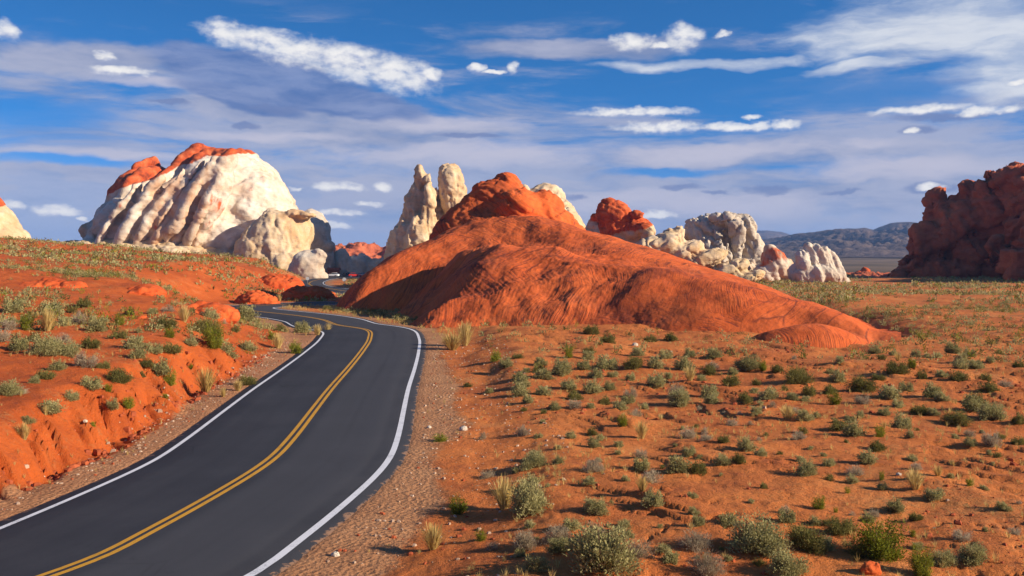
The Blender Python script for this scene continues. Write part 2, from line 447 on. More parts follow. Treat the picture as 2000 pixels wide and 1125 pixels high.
def mat_asphalt():
    m, t, p = newmat('asphalt', 0.85, 0.25)
    P = t.pos(); A = t.attr('across')
    n = t.noise(P, 0.35, 5, 0.6); f = t.noise(P, 38.0, 3, 0.7)
    ln = t.noise(t.comb(A * 1.0, t.noise(P, 0.05, 2, 0.5) * 1.2, 0.0), 1.4, 4, 0.6)
    col = t.ramp(n * 0.35 + f * 0.35 + ln * 0.30, [(0.30, (0.016, 0.017, 0.021)), (0.50, (0.030, 0.031, 0.038)), (0.70, (0.052, 0.052, 0.058))])
    crk = t.voro(t.scale(P, (1.0, 0.6, 1.0)), 0.55, 'DISTANCE_TO_EDGE')
    col = t.mix((1.0 - crk.step(0.0, 0.02)) * t.noise(P, 0.22, 3, 0.6).step(0.50, 0.62) * 0.6, col, (0.012, 0.012, 0.014))
    ab = A._m('ABSOLUTE')
    dust = ((ab - 3.55) * 1.6 + (t.noise(P, 2.2, 6, 0.72) - 0.5) * 2.0).step(0.28, 0.42)
    col = t.mix(dust * 0.75, col, (0.30, 0.165, 0.095))
    trk = t.noise(t.comb(A * 1.0, t.noise(P, 0.02, 2, 0.5) * 1.0, 3.0), 0.85, 2, 0.5).step(0.45, 0.62)
    col = t.mix(trk * 0.5, col, (0.060, 0.060, 0.066)); col = t.mix(t.noise(P, 2.4, 5, 0.7).step(0.60, 0.75) * 0.35, col, (0.018, 0.018, 0.022))
    finish(t, p, col, f, 0.5, 0.012)
    return m


def mat_paint(name, c, d):
    m, t, p = newmat(name, 0.7, 0.3)
    P = t.pos(); f = t.noise(P, 30.0, 4, 0.7); n = t.noise(P, 1.6, 4, 0.65)
    finish(t, p, t.mix((f * 0.55 + n * 0.45).step(0.50, 0.66) * 0.75, c, d), f, 0.3, 0.01)
    return m


MAT_GROUND, MAT_ASPHALT = mat_ground(), mat_asphalt()
MAT_WLINE = mat_paint('white_road_paint', (0.66, 0.66, 0.68), (0.26, 0.26, 0.28))
MAT_YLINE = mat_paint('yellow_road_paint', (0.56, 0.27, 0.018), (0.20, 0.12, 0.03))

# ------------------------------------------------------------------ road alignment and ground heights
HW = 3.75                                                     # half width of the asphalt


def zr(Y): return -0.0133 * np.clip(np.asarray(Y, float) - 75, 0, 330)       # the road falls gently beyond the bend
def unroad(px, py):
    k = (py - HY) / F
    Y = CAMZ / k
    if Y > 75: Y = (CAMZ - 75 * 0.0133) / (k - 0.0133)
    return ((px - CX) / F * Y, Y)


_cl = [(-60, -22), (-34, -9), (-21, 2), (-13.2, 9.2)] + [unroad(*q) for q in
       [(112, 1123), (251, 1062), (404, 979), (521, 907), (570, 858), (615, 800), (647, 759), (682, 719), (708, 686), (722, 662), (716, 645)]]
_cl += [(-14.2, 73.5), (-16.5, 79.5), (-20.0, 85.5), (-24.2, 91.0), (-28.2, 96.5), (-30.0, 102.0), (-28.2, 108.0), (-23.8, 112.5), (-19.2, 116.5), (-16.8, 123), (-18, 134), (-24, 148), (-33, 170), (-44, 200), (-53, 240), (-60, 290), (-66, 350)]
def catmull(pts, step):
    pts = np.array(pts, float); P_ = np.vstack([2 * pts[0] - pts[1], pts, 2 * pts[-1] - pts[-2]]); out = []
    for i in range(1, len(P_) - 2):
        a, b, c, d = P_[i - 1:i + 3]
        n = max(2, int(np.linalg.norm(c - b) / 0.3))
        t_ = np.linspace(0, 1, n, endpoint=False)[:, None]
        out.append(0.5 * ((2 * b) + (c - a) * t_ + (2 * a - 5 * b + 4 * c - d) * t_ ** 2 + (3 * b - a - 3 * c + d) * t_ ** 3))
    q = np.vstack(out + [pts[-1:]])
    for _ in range(12):                                       # ease the curvature
        q[1:-1] = 0.25 * q[:-2] + 0.5 * q[1:-1] + 0.25 * q[2:]
    s = np.concatenate([[0], np.cumsum(np.linalg.norm(np.diff(q, axis=0), axis=1))])
    m = np.arange(0, s[-1], step)
    return np.stack([np.interp(m, s, q[:, 0]), np.interp(m, s, q[:, 1])], 1)
ROAD = catmull(_cl, 0.5)
_tan = np.gradient(ROAD, axis=0); _tan /= np.linalg.norm(_tan, axis=1)[:, None]
ROADN = np.stack([_tan[:, 1], -_tan[:, 0]], 1)                # points to the right of travel
_rc, _rcn = ROAD[::3].astype(np.float32), ROADN[::3].astype(np.float32)


def road_dist(X, Y):
    """signed distance from the centre line (right positive) and its sample"""
    X = np.asarray(X, np.float32); Y = np.asarray(Y, np.float32)
    sh_ = X.shape; x = X.ravel(); y = Y.ravel(); out = np.full(x.size, 200.0, np.float32)
    near = np.where((x > -110) & (x < 40) & (y > -40) & (y < 380))[0]
    for s in range(0, near.size, 20000):
        i = near[s:s + 20000]
        ddx = x[i][:, None] - _rc[None, :, 0]; ddy = y[i][:, None] - _rc[None, :, 1]
        d2 = ddx * ddx + ddy * ddy; j = d2.argmin(1); r = np.arange(i.size)
        sd = ddx[r, j] * _rcn[j, 0] + ddy[r, j] * _rcn[j, 1]
        out[i] = np.sqrt(d2[r, j]) * np.where(sd >= 0, 1, -1)
    out[(x < -40) & (out >= 199)] = -200
    return out.reshape(sh_)


def zg(X, Y, rd=None, detail=True):
    """ground height"""
    X = np.asarray(X, np.float32); Y = np.asarray(Y, np.float32)
    s = road_dist(X, Y) if rd is None else rd
    base = zr(Y).astype(np.float32)
    n1 = fbm2(X * 0.035, Y * 0.035, 3, 0.5, 2.0); n2 = fbm2(X * 0.19, Y * 0.19, 3, 0.55, 8.0)
    # left: a hillside rising to a crest some 150 m out
    crest = 1 - 0.80 * sst(150, 250, Y)
    left = np.maximum(-0.094 * (X + 1.4), 0) * crest * (1 - 0.0 * X) + n1 * 0.9 * sst(25, 60, Y) + n2 * 0.16
    left = np.minimum(left, 16 + 0 * left) + 0.25 * (1 - sst(40, 60, Y))
    g0 = np.where(Y < 46, 1.5, 1.0); g1 = np.where(Y < 46, 3.9, 9.0)
    g1 = 4.0 + 5.0 * sst(38, 62, Y)
    valley = 1 - sst(262, 350, Y)                              # everything settles to the valley floor beyond
    wl = valley * sst(HW + 1.0 + n2 * 0.8, HW + g1 + n2 * 0.8, -s) * (1 - sst(88, 100, Y) * sst(-46, -30, X) * (1 - sst(150, 175, Y) * 0))
    z = base + np.clip(left - base, -1, 99) * wl
    z = z - 0.38 * np.exp(-((-s - (HW + 1.75 + n2 * 0.8)) / 0.42) ** 2) * (1 - sst(40, 52, Y)) * np.clip(0.7 + n2 * 1.5, 0.15, 1.3)
    rill = np.abs(fbm2(Y * 0.55 + X * 0.30, s * 0.12, 3, 0.55, 91.0)); z = z - 0.55 * (1 - sst(0.0, 0.20, rill)) * wl * (1 - wl) * 4 * (1 - sst(46, 60, Y)) * 0.8
    # right: a low bank, then the open plain
    wr = valley * sst(HW + 2.3 + n2 * 1.0, HW + 5.2 + n2 * 1.0, s) * (1 - sst(58, 80, Y) * (1 - sst(-6, 6, X)))
    rightz = (0.52 - 0.010 * np.clip(Y - 60, 0, 200) + n1 * 0.30 + n2 * 0.13)
    z = z + (rightz - base) * wr
    # gully behind the hill's right toe
    z = z - 1.3 * np.exp(-(((X - 27 - (Y - 60) * 0.13) / 3.0) ** 2)) * sst(58, 72, Y) * (1 - sst(110, 140, Y))
    # far basin and fan, the knoll the camera stands on
    far = sst(230, 900, Y)
    z = z * (1 - far) + far * (-12 + (16 + 8 * sst(0, 500, X)) * sst(600, 2900, Y) + fbm2(X * 0.004, Y * 0.004, 3, 0.5, 4) * 3.0)
    r = np.hypot(X, Y)
    z = z + 4.3 * np.exp(-(r / 6.2) ** 2)
    if detail:
        off = sst(HW + 0.2, HW + 2.2, np.abs(s))
        d = fbm2(X * 0.75, Y * 0.75, 5, 0.60, 31.0) + 0.5 * np.abs(fbm2(X * 1.9, Y * 2.6, 3, 0.55, 37.0))
        led = np.abs(fbm2(X * 0.30 + Y * 0.10, Y * 0.55 - X * 0.12, 3, 0.6, 51.0))
        u_, v_ = X * 0.88 + Y * 0.48, -X * 0.48 + Y * 0.88
        hh = fbm2(u_ * 0.30, v_ * 0.085, 4, 0.5, 57.0); plain = sst(HW + 4, HW + 7, s) * (1 - sst(60, 90, Y)) * sst(-0.25, 0.15, fbm2(X * 0.11, Y * 0.11, 2, 0.5, 59.0))
        z = z + plain * (0.10 * sst(0.10, 0.13, hh) + 0.08 * sst(-0.30, -0.27, hh) + 0.08 * sst(0.46, 0.49, hh) - 0.1)
        z = z + d * 0.07 * wl * (1 - wl) * 4 * (1 - sst(46, 60, Y))
        z = z + off * (d * 0.048 - 0.08 * (1 - sst(0.0, 0.06, led)) * sst(-0.2, 0.3, n1 + n2) * sst(HW + 4, HW + 7, np.abs(s))) * (1 - sst(120, 240, Y))
    inr = 1 - sst(HW - 0.6, HW + 0.25, np.abs(s))
    z = z * (1 - inr) + (base - 0.16) * inr
    return z


def unproj(px, py, ymin=8.0, ymax=700.0):
    """where the ray of a photo pixel first meets the ground"""
    px = np.atleast_1d(np.asarray(px, float)); py = np.atleast_1d(np.asarray(py, float))
    Ys = ymin * (ymax / ymin) ** np.linspace(0, 1, 260)
    X = (px[:, None] - CX) / F * Ys; Z = CAMZ + (HY - py[:, None]) / F * Ys
    G = zg(X, np.broadcast_to(Ys, X.shape), detail=False)
    hit = Z <= G; k = np.where(hit.any(1), hit.argmax(1), len(Ys) - 1); k = np.maximum(k, 1); r = np.arange(len(px))
    a = (Z - G)[r, k - 1]; b = (Z - G)[r, k]; t_ = np.clip(a / np.maximum(a - b, 1e-6), 0, 1)
    Y = Ys[k - 1] + t_ * (Ys[k] - Ys[k - 1]); Xw = (px - CX) / F * Y
    return Xw, Y, zg(Xw, Y)


def to_px(X, Y, Z): return CX + F * X / Y, HY - F * (Z - CAMZ) / Y


# the ground: one polar sheet, fine where the photograph looks
_th = np.concatenate([np.linspace(-180, -40, 60, endpoint=False), np.linspace(-40, 40, 640, endpoint=False), np.linspace(40, 180, 61)])
_rr = np.concatenate([np.linspace(0.2, 13, 12, endpoint=False), 13 * (110 / 13) ** np.linspace(0, 1, 350, endpoint=False), 110 * (300 / 110) ** np.linspace(0, 1, 90, endpoint=False),
                      300 * (6500 / 300) ** np.linspace(0, 1, 60)])
_R, _TH = np.meshgrid(_rr, np.radians(_th), indexing='ij')
_X = (_R * np.sin(_TH)).astype(np.float32); _Y = (_R * np.cos(_TH)).astype(np.float32)
_rd = road_dist(_X, _Y)
_Z = zg(_X, _Y, _rd)
_n = fbm2(_X * 0.12, _Y * 0.12, 3, 0.5, 77)
_left = (1 - sst(-6, 6, _rd + _n * 2)) * (1 - 0.6 * sst(160, 220, _Y))
_sh = 1 - np.where(_rd > 0, sst(HW + 0.4, HW + 2.7, _rd + _n * 1.0), sst(HW + 0.7, HW + 1.7 + 2.5 * sst(40, 70, _Y), -_rd + _n * 0.5))
ground = mesh_np('ground', np.stack([_X, _Y, _Z], -1).reshape(-1, 3), grid_faces(*_X.shape)[:, ::-1], MAT_GROUND,
                 attrs={'left': ('POINT', _left.ravel()), 'shoulder': ('POINT', _sh.ravel()), 'far': ('POINT', sst(170, 520, _R).ravel())})
tag(ground, kind='structure')


# the road with its painted lines
def strip(name, offs, lift, mat, parent=None, s0=0, s1=None, skirt=False):
    c, n = ROAD[s0:s1], ROADN[s0:s1]
    rows = []
    for k, o in enumerate(offs):
        p = c + n * o
        z = zr(c[:, 1]) + lift - 0.012 * abs(o) + (-0.25 if skirt and k in (0, len(offs) - 1) else 0)
        rows.append(np.stack([p[:, 0], p[:, 1], z], -1))
    v = np.stack(rows, 1); nr, nc = v.shape[:2]
    a = np.broadcast_to(np.array(offs, float), (nr, nc))
    return mesh_np(name, v.reshape(-1, 3), grid_faces(nr, nc)[:, ::-1], mat, attrs={'across': ('POINT', a.ravel())}, parent=parent)
road = strip('road', [-HW - 0.35, -HW, -2.4, -1.2, 0, 1.2, 2.4, HW, HW + 0.35], 0.045, MAT_ASPHALT, skirt=True)
tag(road, kind='structure')
for a, b in ((-0.175, -0.050), (0.050, 0.175)): strip('centre_line', [a, b], 0.0505, MAT_YLINE, road)
for a, b in ((-3.42, -3.28), (3.26, 3.44)): strip('edge_line', [a, b], 0.0505, MAT_WLINE, road)

# ------------------------------------------------------------------ the red hill in the middle
_dome = np.array([(600, 640, 97, 96), (645, 632, 97, 96), (660, 612, 97.5, 96), (680, 578, 98, 95), (700, 550, 99, 94.5), (760, 506, 102, 93.5), (830, 470, 106, 93), (870, 444, 109, 92), (930, 427, 111, 91), (1000, 419, 111, 88),
                  (1060, 426, 109, 83), (1120, 441, 106, 77), (1140, 450, 105, 75), (1200, 463, 100, 69), (1300, 495, 92, 62), (1400, 530, 85, 58.5), (1480, 560, 78, 57), (1560, 590, 71, 56.3),
                  (1600, 604, 66, 56), (1650, 630, 62, 56), (1690, 668, 58, 55.6), (1704, 700, 56, 55), (1780, 720, 56, 55)], float)
def _smooth_table(tab, w_):
    g = np.arange(tab[0, 0], tab[-1, 0] + 1, 2.0); k = np.ones(w_) / w_; out = [g]
    for c in range(1, tab.shape[1]):
        q = np.interp(g, tab[:, 0], tab[:, c]); q = np.pad(q, w_, mode='edge')
        for _ in range(2): q = np.convolve(q, k, 'same')
        out.append(q[w_:-w_])
    return np.stack(out, 1)
_dome = _smooth_table(_dome, 13)


def column_hill(tab, X, Y, p, back, z0):
    px = CX + F * X / Y
    cy = np.interp(px, tab[:, 0], tab[:, 1]); yc = np.interp(px, tab[:, 0], tab[:, 2]); yf = np.interp(px, tab[:, 0], tab[:, 3])
    zc = np.maximum(CAMZ + (HY - cy) / F * yc, z0 + 0.02)
    t_ = (Y - yf) / (yc - yf)
    fr = 1 - np.abs(1 - np.clip(t_, -0.3, 1)) ** p
    bk_ = 1 - np.clip((Y - yc) / back, 0, 1.6) ** 2 * 0.8
    z = z0 + (zc - z0) * np.where(t_ < 1, fr, bk_)
    out = (px < tab[0, 0]) | (px > tab[-1, 0])
    return np.where(out, -6.0, z)


def hill_z(X, Y, detail=True):
    X = np.asarray(X, np.float32); Y = np.asarray(Y, np.float32)
    n = fbm2(X * 0.10, Y * 0.10, 3, 0.5, 5.0)
    z = column_hill(_dome, X + n * 0.5, Y + n * 0.9, 1.6, 26, -0.7)
    # the front lobe: a steep face to the left, a long face to the front, a rounded top
    left = 0.80 * (X + 10.6 + n * 0.9) + 0.14 * (Y - 90)
    front = 0.19 * (X + 4.4) + 0.41 * (Y - 69 + n * 1.2) - 0.3
    top = 6.7 - 0.055 * (Y - 82) - 0.34 * np.maximum(X - 4, 0) + n * 0.4
    lobe = smin(smin(left, front, 0.55), top, 1.3)
    lobe = np.where(Y > 97, lobe - (Y - 97) * 1.2, lobe)
    z = smax(z, lobe, 0.30 + 2.2 * sst(0, 7, X))
    # small mound at the right toe
    mx, my = (X - 18.3) / 4.6, (Y - 57.0) / 3.6
    z = smax(z, 1.75 * (1 - (mx * mx + my * my)) - 0.2, 0.25)
    dark = np.zeros_like(z); bedq = dark
    if detail:
        # cross-bedding: sets of thin dipping layers, each set with its own dip, standing proud as small ledges
        warp = fbm2(X * 0.06, Y * 0.06, 3, 0.5, 21.0)
        setn = fbm2(X * 0.06 + 3, Y * 0.05 + z * 0.06, 2, 0.5, 41.0); setm = fbm2(X * 0.05, Y * 0.05, 2, 0.5, 63.0)
        q1 = z - X * 0.55 + Y * 0.06 + warp * 1.5
        q2 = z * 0.8 - X * 1.15 - Y * 0.10 + warp * 2.0
        q3 = z + X * 0.30 - Y * 0.08 + warp * 1.4
        bedq = np.where(setm > 0.12, q2, np.where(setn > -0.02, q1, q3))
        def saw(q, f): u = q * f + 0.35 * noise2(q * f * 0.7, q * 0 + 2.2); u = u - np.floor(u); return np.where(u < 0.72, u / 0.72, (1 - u) / 0.28)
        amp = 0.35 + 1.1 * np.clip(fbm2(X * 0.09, Y * 0.09, 3, 0.5, 71.0) + 0.30, 0, 1.3)
        calm = 1 - 0.85 * sst(7, 13, X + n * 3)
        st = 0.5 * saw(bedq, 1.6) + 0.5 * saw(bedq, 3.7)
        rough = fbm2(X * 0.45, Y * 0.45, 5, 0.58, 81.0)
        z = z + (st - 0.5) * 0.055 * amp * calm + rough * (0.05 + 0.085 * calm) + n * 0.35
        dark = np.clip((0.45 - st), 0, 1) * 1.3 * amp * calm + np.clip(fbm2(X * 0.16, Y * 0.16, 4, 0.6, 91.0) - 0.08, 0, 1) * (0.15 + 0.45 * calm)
        vn = fbm2(X * 0.55, Y * 0.30, 4, 0.6, 97.0)
        for cx_, cy_, rx_, ry_, a_ in ((-2.5, 82, 3.2, 5, 0.75), (1.5, 86, 4, 4, 0.5), (14, 73, 5.5, 7, 0.75), (8.5, 67, 2.6, 5, 0.85), (3, 78, 3, 5, 0.4), (-9, 96, 3, 3, 0.5)):   # desert varnish
            dark = np.maximum(dark, a_ * np.exp(-((X - cx_) / rx_) ** 2 - ((Y - cy_) / ry_) ** 2) * np.clip(0.45 + vn * 1.5, 0, 1.2) * (0.55 + 0.9 * (1 - st)))
    return z, dark, bedq


_px = np.linspace(640, 1760, 800); _yy = np.concatenate([np.linspace(53, 92, 320, endpoint=False), np.linspace(92, 118, 130, endpoint=False), np.linspace(118, 142, 30)])
_PX, _YY = np.meshgrid(_px, _yy); _XX = (_PX - CX) / F * _YY
_hz, _hd, _hq = hill_z(_XX, _YY)
_gz = zg(_XX, _YY, detail=False)
_f = grid_faces(*_hz.shape, mask=_hz > _gz - 0.35)
_v, _f, (_d, _q) = compact(np.stack([_XX, _YY, _hz], -1).reshape(-1, 3), _f, (_hd.ravel(), _hq.ravel()))
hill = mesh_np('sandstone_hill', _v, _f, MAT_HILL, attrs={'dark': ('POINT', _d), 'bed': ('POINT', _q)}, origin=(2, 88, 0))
tag(hill, 'large rounded red sandstone hill with cross-bedded face right of the road', 'rock hill', kind='thing')

# ------------------------------------------------------------------ rock formations: smooth unions of swellings, surfaced and then weathered
def surface_nets(Fv, o, h):
    """quads of the zero surface of a sampled field (negative inside)"""
    nx, ny, nz = Fv.shape; S = Fv < 0
    cnt = np.zeros((nx - 1, ny - 1, nz - 1), np.int8)
    for a in (0, 1):
        for b in (0, 1):
            for c in (0, 1): cnt += S[a:nx - 1 + a, b:ny - 1 + b, c:nz - 1 + c]
    act = (cnt > 0) & (cnt < 8); idx = np.full(act.shape, -1, np.int32); n = int(act.sum()); idx[act] = np.arange(n)
    ci = np.argwhere(act); acc = np.zeros((n, 3), np.float32); num = np.zeros(n, np.float32)
    cor = [(a, b, c) for a in (0, 1) for b in (0, 1) for c in (0, 1)]
    val = {q: Fv[ci[:, 0] + q[0], ci[:, 1] + q[1], ci[:, 2] + q[2]] for q in cor}
    for p in cor:
        for ax in range(3):
            if p[ax]: continue
            q = list(p); q[ax] = 1; q = tuple(q)
            va, vb_ = val[p], val[q]; cr = (va < 0) != (vb_ < 0)
            t_ = np.where(cr, va / np.where(cr, va - vb_, 1), 0)
            pt = np.tile(np.array(p, np.float32), (n, 1)); pt[:, ax] = t_
            acc += pt * cr[:, None]; num += cr
    verts = (ci + acc / num[:, None]) * h + np.asarray(o, np.float32)
    quads = []
    for ax in range(3):
        b, c = [(1, 2), (2, 0), (0, 1)][ax]
        sl0 = [slice(1, -1)] * 3; sl0[ax] = slice(0, -1); sl1 = list(sl0); sl1[ax] = slice(1, None)
        A, B = S[tuple(sl0)], S[tuple(sl1)]
        e = np.argwhere(A != B)
        if not len(e): continue
        g = e.copy()
        for k in range(3):
            if k != ax: g[:, k] += 1
        def cell(db, dc):
            q = g.copy(); q[:, b] += db; q[:, c] += dc; return idx[q[:, 0], q[:, 1], q[:, 2]]
        qd = np.stack([cell(-1, -1), cell(0, -1), cell(0, 0), cell(-1, 0)], 1)
        flip = ~A[e[:, 0], e[:, 1], e[:, 2]]
        qd[flip] = qd[flip][:, ::-1]
        quads.append(qd)
    return verts, np.concatenate(quads)


def normals(v, f):
    n = np.zeros_like(v); d = np.cross(v[f[:, 2]] - v[f[:, 0]], v[f[:, 3]] - v[f[:, 1]])
    for k in range(4): np.add.at(n, f[:, k], d)
    return n / np.maximum(np.linalg.norm(n, axis=1), 1e-9)[:, None]


def worley(p, seed=0):
    """cell noise: distance to the nearest and the second nearest point, and a random number per cell"""
    p = np.asarray(p, np.float32); i = np.floor(p).astype(np.int32); f1 = np.full(len(p), 9.0, np.float32); f2 = f1.copy(); idr = np.zeros(len(p), np.float32)
    for a in (-1, 0, 1):
        for b in (-1, 0, 1):
            for c in (-1, 0, 1):
                j = i + np.array([a, b, c], np.int32)
                h = _pm[(_pm[(_pm[(j[:, 0] + seed) & 255] + j[:, 1]) & 255] + j[:, 2]) & 255]
                h2, h3 = _pm[h + 37], _pm[h + 91]
                d = (j[:, 0] + h / 256.0 - p[:, 0]) ** 2 + (j[:, 1] + h2 / 256.0 - p[:, 1]) ** 2 + (j[:, 2] + h3 / 256.0 - p[:, 2]) ** 2
                d = np.sqrt(d).astype(np.float32); n_ = d < f1
                f2 = np.where(n_, f1, np.minimum(f2, d)); idr = np.where(n_, _pm[h3 + 11] / 256.0, idr); f1 = np.where(n_, d, f1)
    return f1, f2, idr


def world_of(px, py, Y): return np.array([(px - CX) / F * Y, Y, CAMZ + (HY - py) / F * Y])


def rock(name, D, spec, mat, vox, zmin, k=1.5, weather=(), red=None, cut=(), label=None, cat='rock', group=None, parent=None, kind=None):
    """spec: (px, py, rx, ry, rot, depth offset m, depth radius px) in photo pixels at the distance D; red: function of world points -> 0..1"""
    s = D / F
    cs = []
    for q in spec:
        px, py, rx, ry = q[:4]; rot = q[4] if len(q) > 4 else 0; dd = q[5] if len(q) > 5 else 0; rd = q[6] if len(q) > 6 else min(rx, ry)
        cs.append((world_of(px, py, D + dd), rx * s, rd * s, ry * s, math.radians(rot)))
    lo = np.min([c - max(a, b) for c, a, e, b, r in cs], 0); hi = np.max([c + max(a, b) for c, a, e, b, r in cs], 0)
    lo[1] = min(c[1] - e for c, a, e, b, r in cs); hi[1] = max(c[1] + e for c, a, e, b, r in cs)
    lo[2] = zmin; pad = vox * 3
    lo = lo - pad; hi = hi + pad
    nxyz = np.ceil((hi - lo) / vox).astype(int) + 1
    ax = [lo[i] + vox * np.arange(nxyz[i]) for i in range(3)]
    Fv = np.full(tuple(nxyz), 1e3, np.float32)
    def ell(c, a, e, b, r):
        X_ = (ax[0] - c[0])[:, None, None].astype(np.float32); Y_ = (ax[1] - c[1])[None, :, None].astype(np.float32); Z_ = (ax[2] - c[2])[None, None, :].astype(np.float32)
        cr, sr = math.cos(r), math.sin(r)
        x2 = X_ * cr + Z_ * sr; z2 = -X_ * sr + Z_ * cr
        k0 = np.sqrt((x2 / a) ** 2 + (Y_ / e) ** 2 + (z2 / b) ** 2); k1 = np.sqrt((x2 / a ** 2) ** 2 + (Y_ / e ** 2) ** 2 + (z2 / b ** 2) ** 2)
        return k0 * (k0 - 1) / np.maximum(k1, 1e-6)
    for c in cs: Fv = smin(Fv, ell(*c), k).astype(np.float32)
    for q in cut:
        px, py, rx, ry = q[:4]; rot = q[4] if len(q) > 4 else 0; dd = q[5] if len(q) > 5 else 0; rd = q[6] if len(q) > 6 else min(rx, ry)
        Fv = smax(Fv, -ell(world_of(px, py, D + dd), rx * s, rd * s, ry * s, math.radians(rot)), vox * 1.2).astype(np.float32)
    Fv = np.maximum(Fv, (zmin - ax[2])[None, None, :]).astype(np.float32)
    v, f = surface_nets(Fv, lo, vox)
    n = normals(v, f)
    for (typ, amp, fr, *rest) in weather:
        if typ == 'fbm': d = fbm3(v * fr, 5, 0.55, rest[0] if rest else 0)
        elif typ == 'ridge': d = fbm3(v * fr, 4, 0.5, rest[0] if rest else 0, True) - 0.5
        elif typ == 'billow': d = np.abs(fbm3(v * fr, 3, 0.5, rest[0] if rest else 0)) - 0.3
        elif typ == 'strata':                      # bedding that stands proud, with a dip
            dip = rest[0] if rest else 0.0
            q = (v[:, 2] + v[:, 0] * dip + fbm3(v * fr * 0.25, 2) * 1.2 / fr) * fr
            d = noise3(np.stack([q, q * 0 + 3.3, q * 0 + 7.7], 1)) + 0.6 * noise3(np.stack([q * 2.7, q * 0 + 1.3, q * 0 + 2.7], 1))
        elif typ == 'flute':                       # grooves running down the dip: rest = (angle deg, seed)
            a_ = math.radians(rest[0]); q = (v[:, 0] * math.cos(a_) + v[:, 2] * math.sin(a_) + fbm3(v * fr * 0.4, 2, 0.5, 4.0) * 0.9 / fr) * fr
            d = np.abs(np.sin(q * np.pi)) - 0.6
        elif typ == 'gully':                       # grooves and ribs drawn out along the dip: rest = (lean deg, stretch, seed)
            a_ = math.radians(rest[0]); ca, sa = math.cos(a_), math.sin(a_)
            ac, al = v[:, 0] * ca + v[:, 2] * sa, -v[:, 0] * sa + v[:, 2] * ca
            d = fbm3(np.stack([ac * fr, v[:, 1] * fr * 0.7, al * fr / rest[1]], 1), 4, 0.5, rest[2], True) - 0.45
        elif typ == 'block':                       # joint-bounded blocks: rest = (x, y, z stretch, seed, crack depth, lean)
            sx, sy, sz, sd, ck = rest[:5]; ln = rest[5] if len(rest) > 5 else 0.0
            wv = v + np.stack([fbm3(v * fr * 0.6, 2, 0.5, 1.0), fbm3(v * fr * 0.6, 2, 0.5, 5.0), fbm3(v * fr * 0.6, 2, 0.5, 8.0)], 1) * (0.5 / fr)
            f1, f2, idr = worley(np.stack([(wv[:, 0] + wv[:, 2] * ln) * fr / sx, wv[:, 1] * fr / sy, (wv[:, 2] - wv[:, 0] * ln) * fr / sz], 1), sd)
            d = (idr - 0.5) - ck * (1 - sst(0.0, 0.16, f2 - f1))
        elif typ == 'fn': d = amp(v); amp = 1.0
        elif typ == 'pock':                        # weathering pits
            d = -sst(0.25, 0.55, fbm3(v * fr, 2, 0.5, 9.0))
        v = v + n * (d * amp)[:, None]
        if typ in ('flute', 'ridge', 'fbm', 'gully', 'fn', 'block'): n = normals(v, f)
    rd_ = red(v) if red else np.zeros(len(v))
    base = np.array([cs[0][0][0], cs[0][0][1], zmin])
    o = mesh_np(name, v, f, mat, attrs={'red': ('POINT', rd_)}, origin=base, parent=parent)
    tag(o, label, cat if label else None, group, kind)
    return o


def px_of(v): return CX + F * v[:, 0] / v[:, 1], HY - F * (v[:, 2] - CAMZ) / v[:, 1]
def cap_line(pts, width=14.0, stains=()):
    """red above a line given at photo columns, read at the formation's own distance (the bed boundary climbs and falls along the rock)"""
    pts = np.array(pts, float)
    def f(v):
        px, py = px_of(v); y = np.interp(px, pts[:, 0], pts[:, 1]); r = np.clip(0.5 + (y - py) / width, 0, 1)
        for a, b, c, d, e in stains: r = np.maximum(r, e * np.exp(-((px - a) / c) ** 2 - ((py - b) / d) ** 2))
        return r
    return f


# --- the summit of the red hill
rock('summit', 117, [(989, 372, 27, 31, 6, 0, 44), (962, 402, 38, 48, -28, 0, 60), (908, 430, 36, 84, -50, 0, 60), (938, 402, 32, 50, -42, 0, 50), (1012, 410, 44, 44, 0, -3, 60), (1056, 416, 40, 42, 12, -1, 50), (1090, 442, 34, 56, 36, -1, 60), (1000, 470, 150, 70, 0, -1, 90)],
     MAT_HILL, 0.19, 3.0, 0.9, [('fbm', 0.5, 0.14, 2.0), ('strata', 0.22, 0.9, 0.45), ('block', 0.14, 0.40, 2.2, 1.5, 0.7, 4, 0.9, 0.5), ('strata', 0.10, 2.6, 0.45), ('fbm', 0.08, 1.4, 7.0)], parent=None)
_q = bpy.data.objects['summit'].data; _n = len(_q.vertices); _c = np.zeros(_n * 3, np.float32); _q.vertices.foreach_get('co', _c); _c = _c.reshape(-1, 3)
for _a, _val in (('bed', _c[:, 2] * 0.9 + _c[:, 0] * 0.45 + fbm3(_c * 0.06, 3) * 3), ('dark', np.clip(fbm3(_c * 0.2, 3), 0, 1) * 0.6)): _q.attributes.new(_a, 'FLOAT', 'POINT').data.foreach_set('value', np.ascontiguousarray(_val, np.float32))
rock('hidden_shade_ridge', 185, [(835, 525, 48, 44, -30, 0, 120), (885, 505, 60, 52, 0, 8, 120), (870, 520, 60, 40, 0, 45, 160), (800, 545, 40, 26, -30, 0, 100)], MAT_HILL, 0.6, -4.0, 1.0, [('fbm', 0.9, 0.08, 2.0), ('strata', 0.3, 0.6, 0.3)])  # unseen ridge added behind the hill, only to shade the far road
for _nm in ('summit', 'hidden_shade_ridge'): _su = bpy.data.objects[_nm]; _su.parent = hill; _su.location = _su.location - hill.location
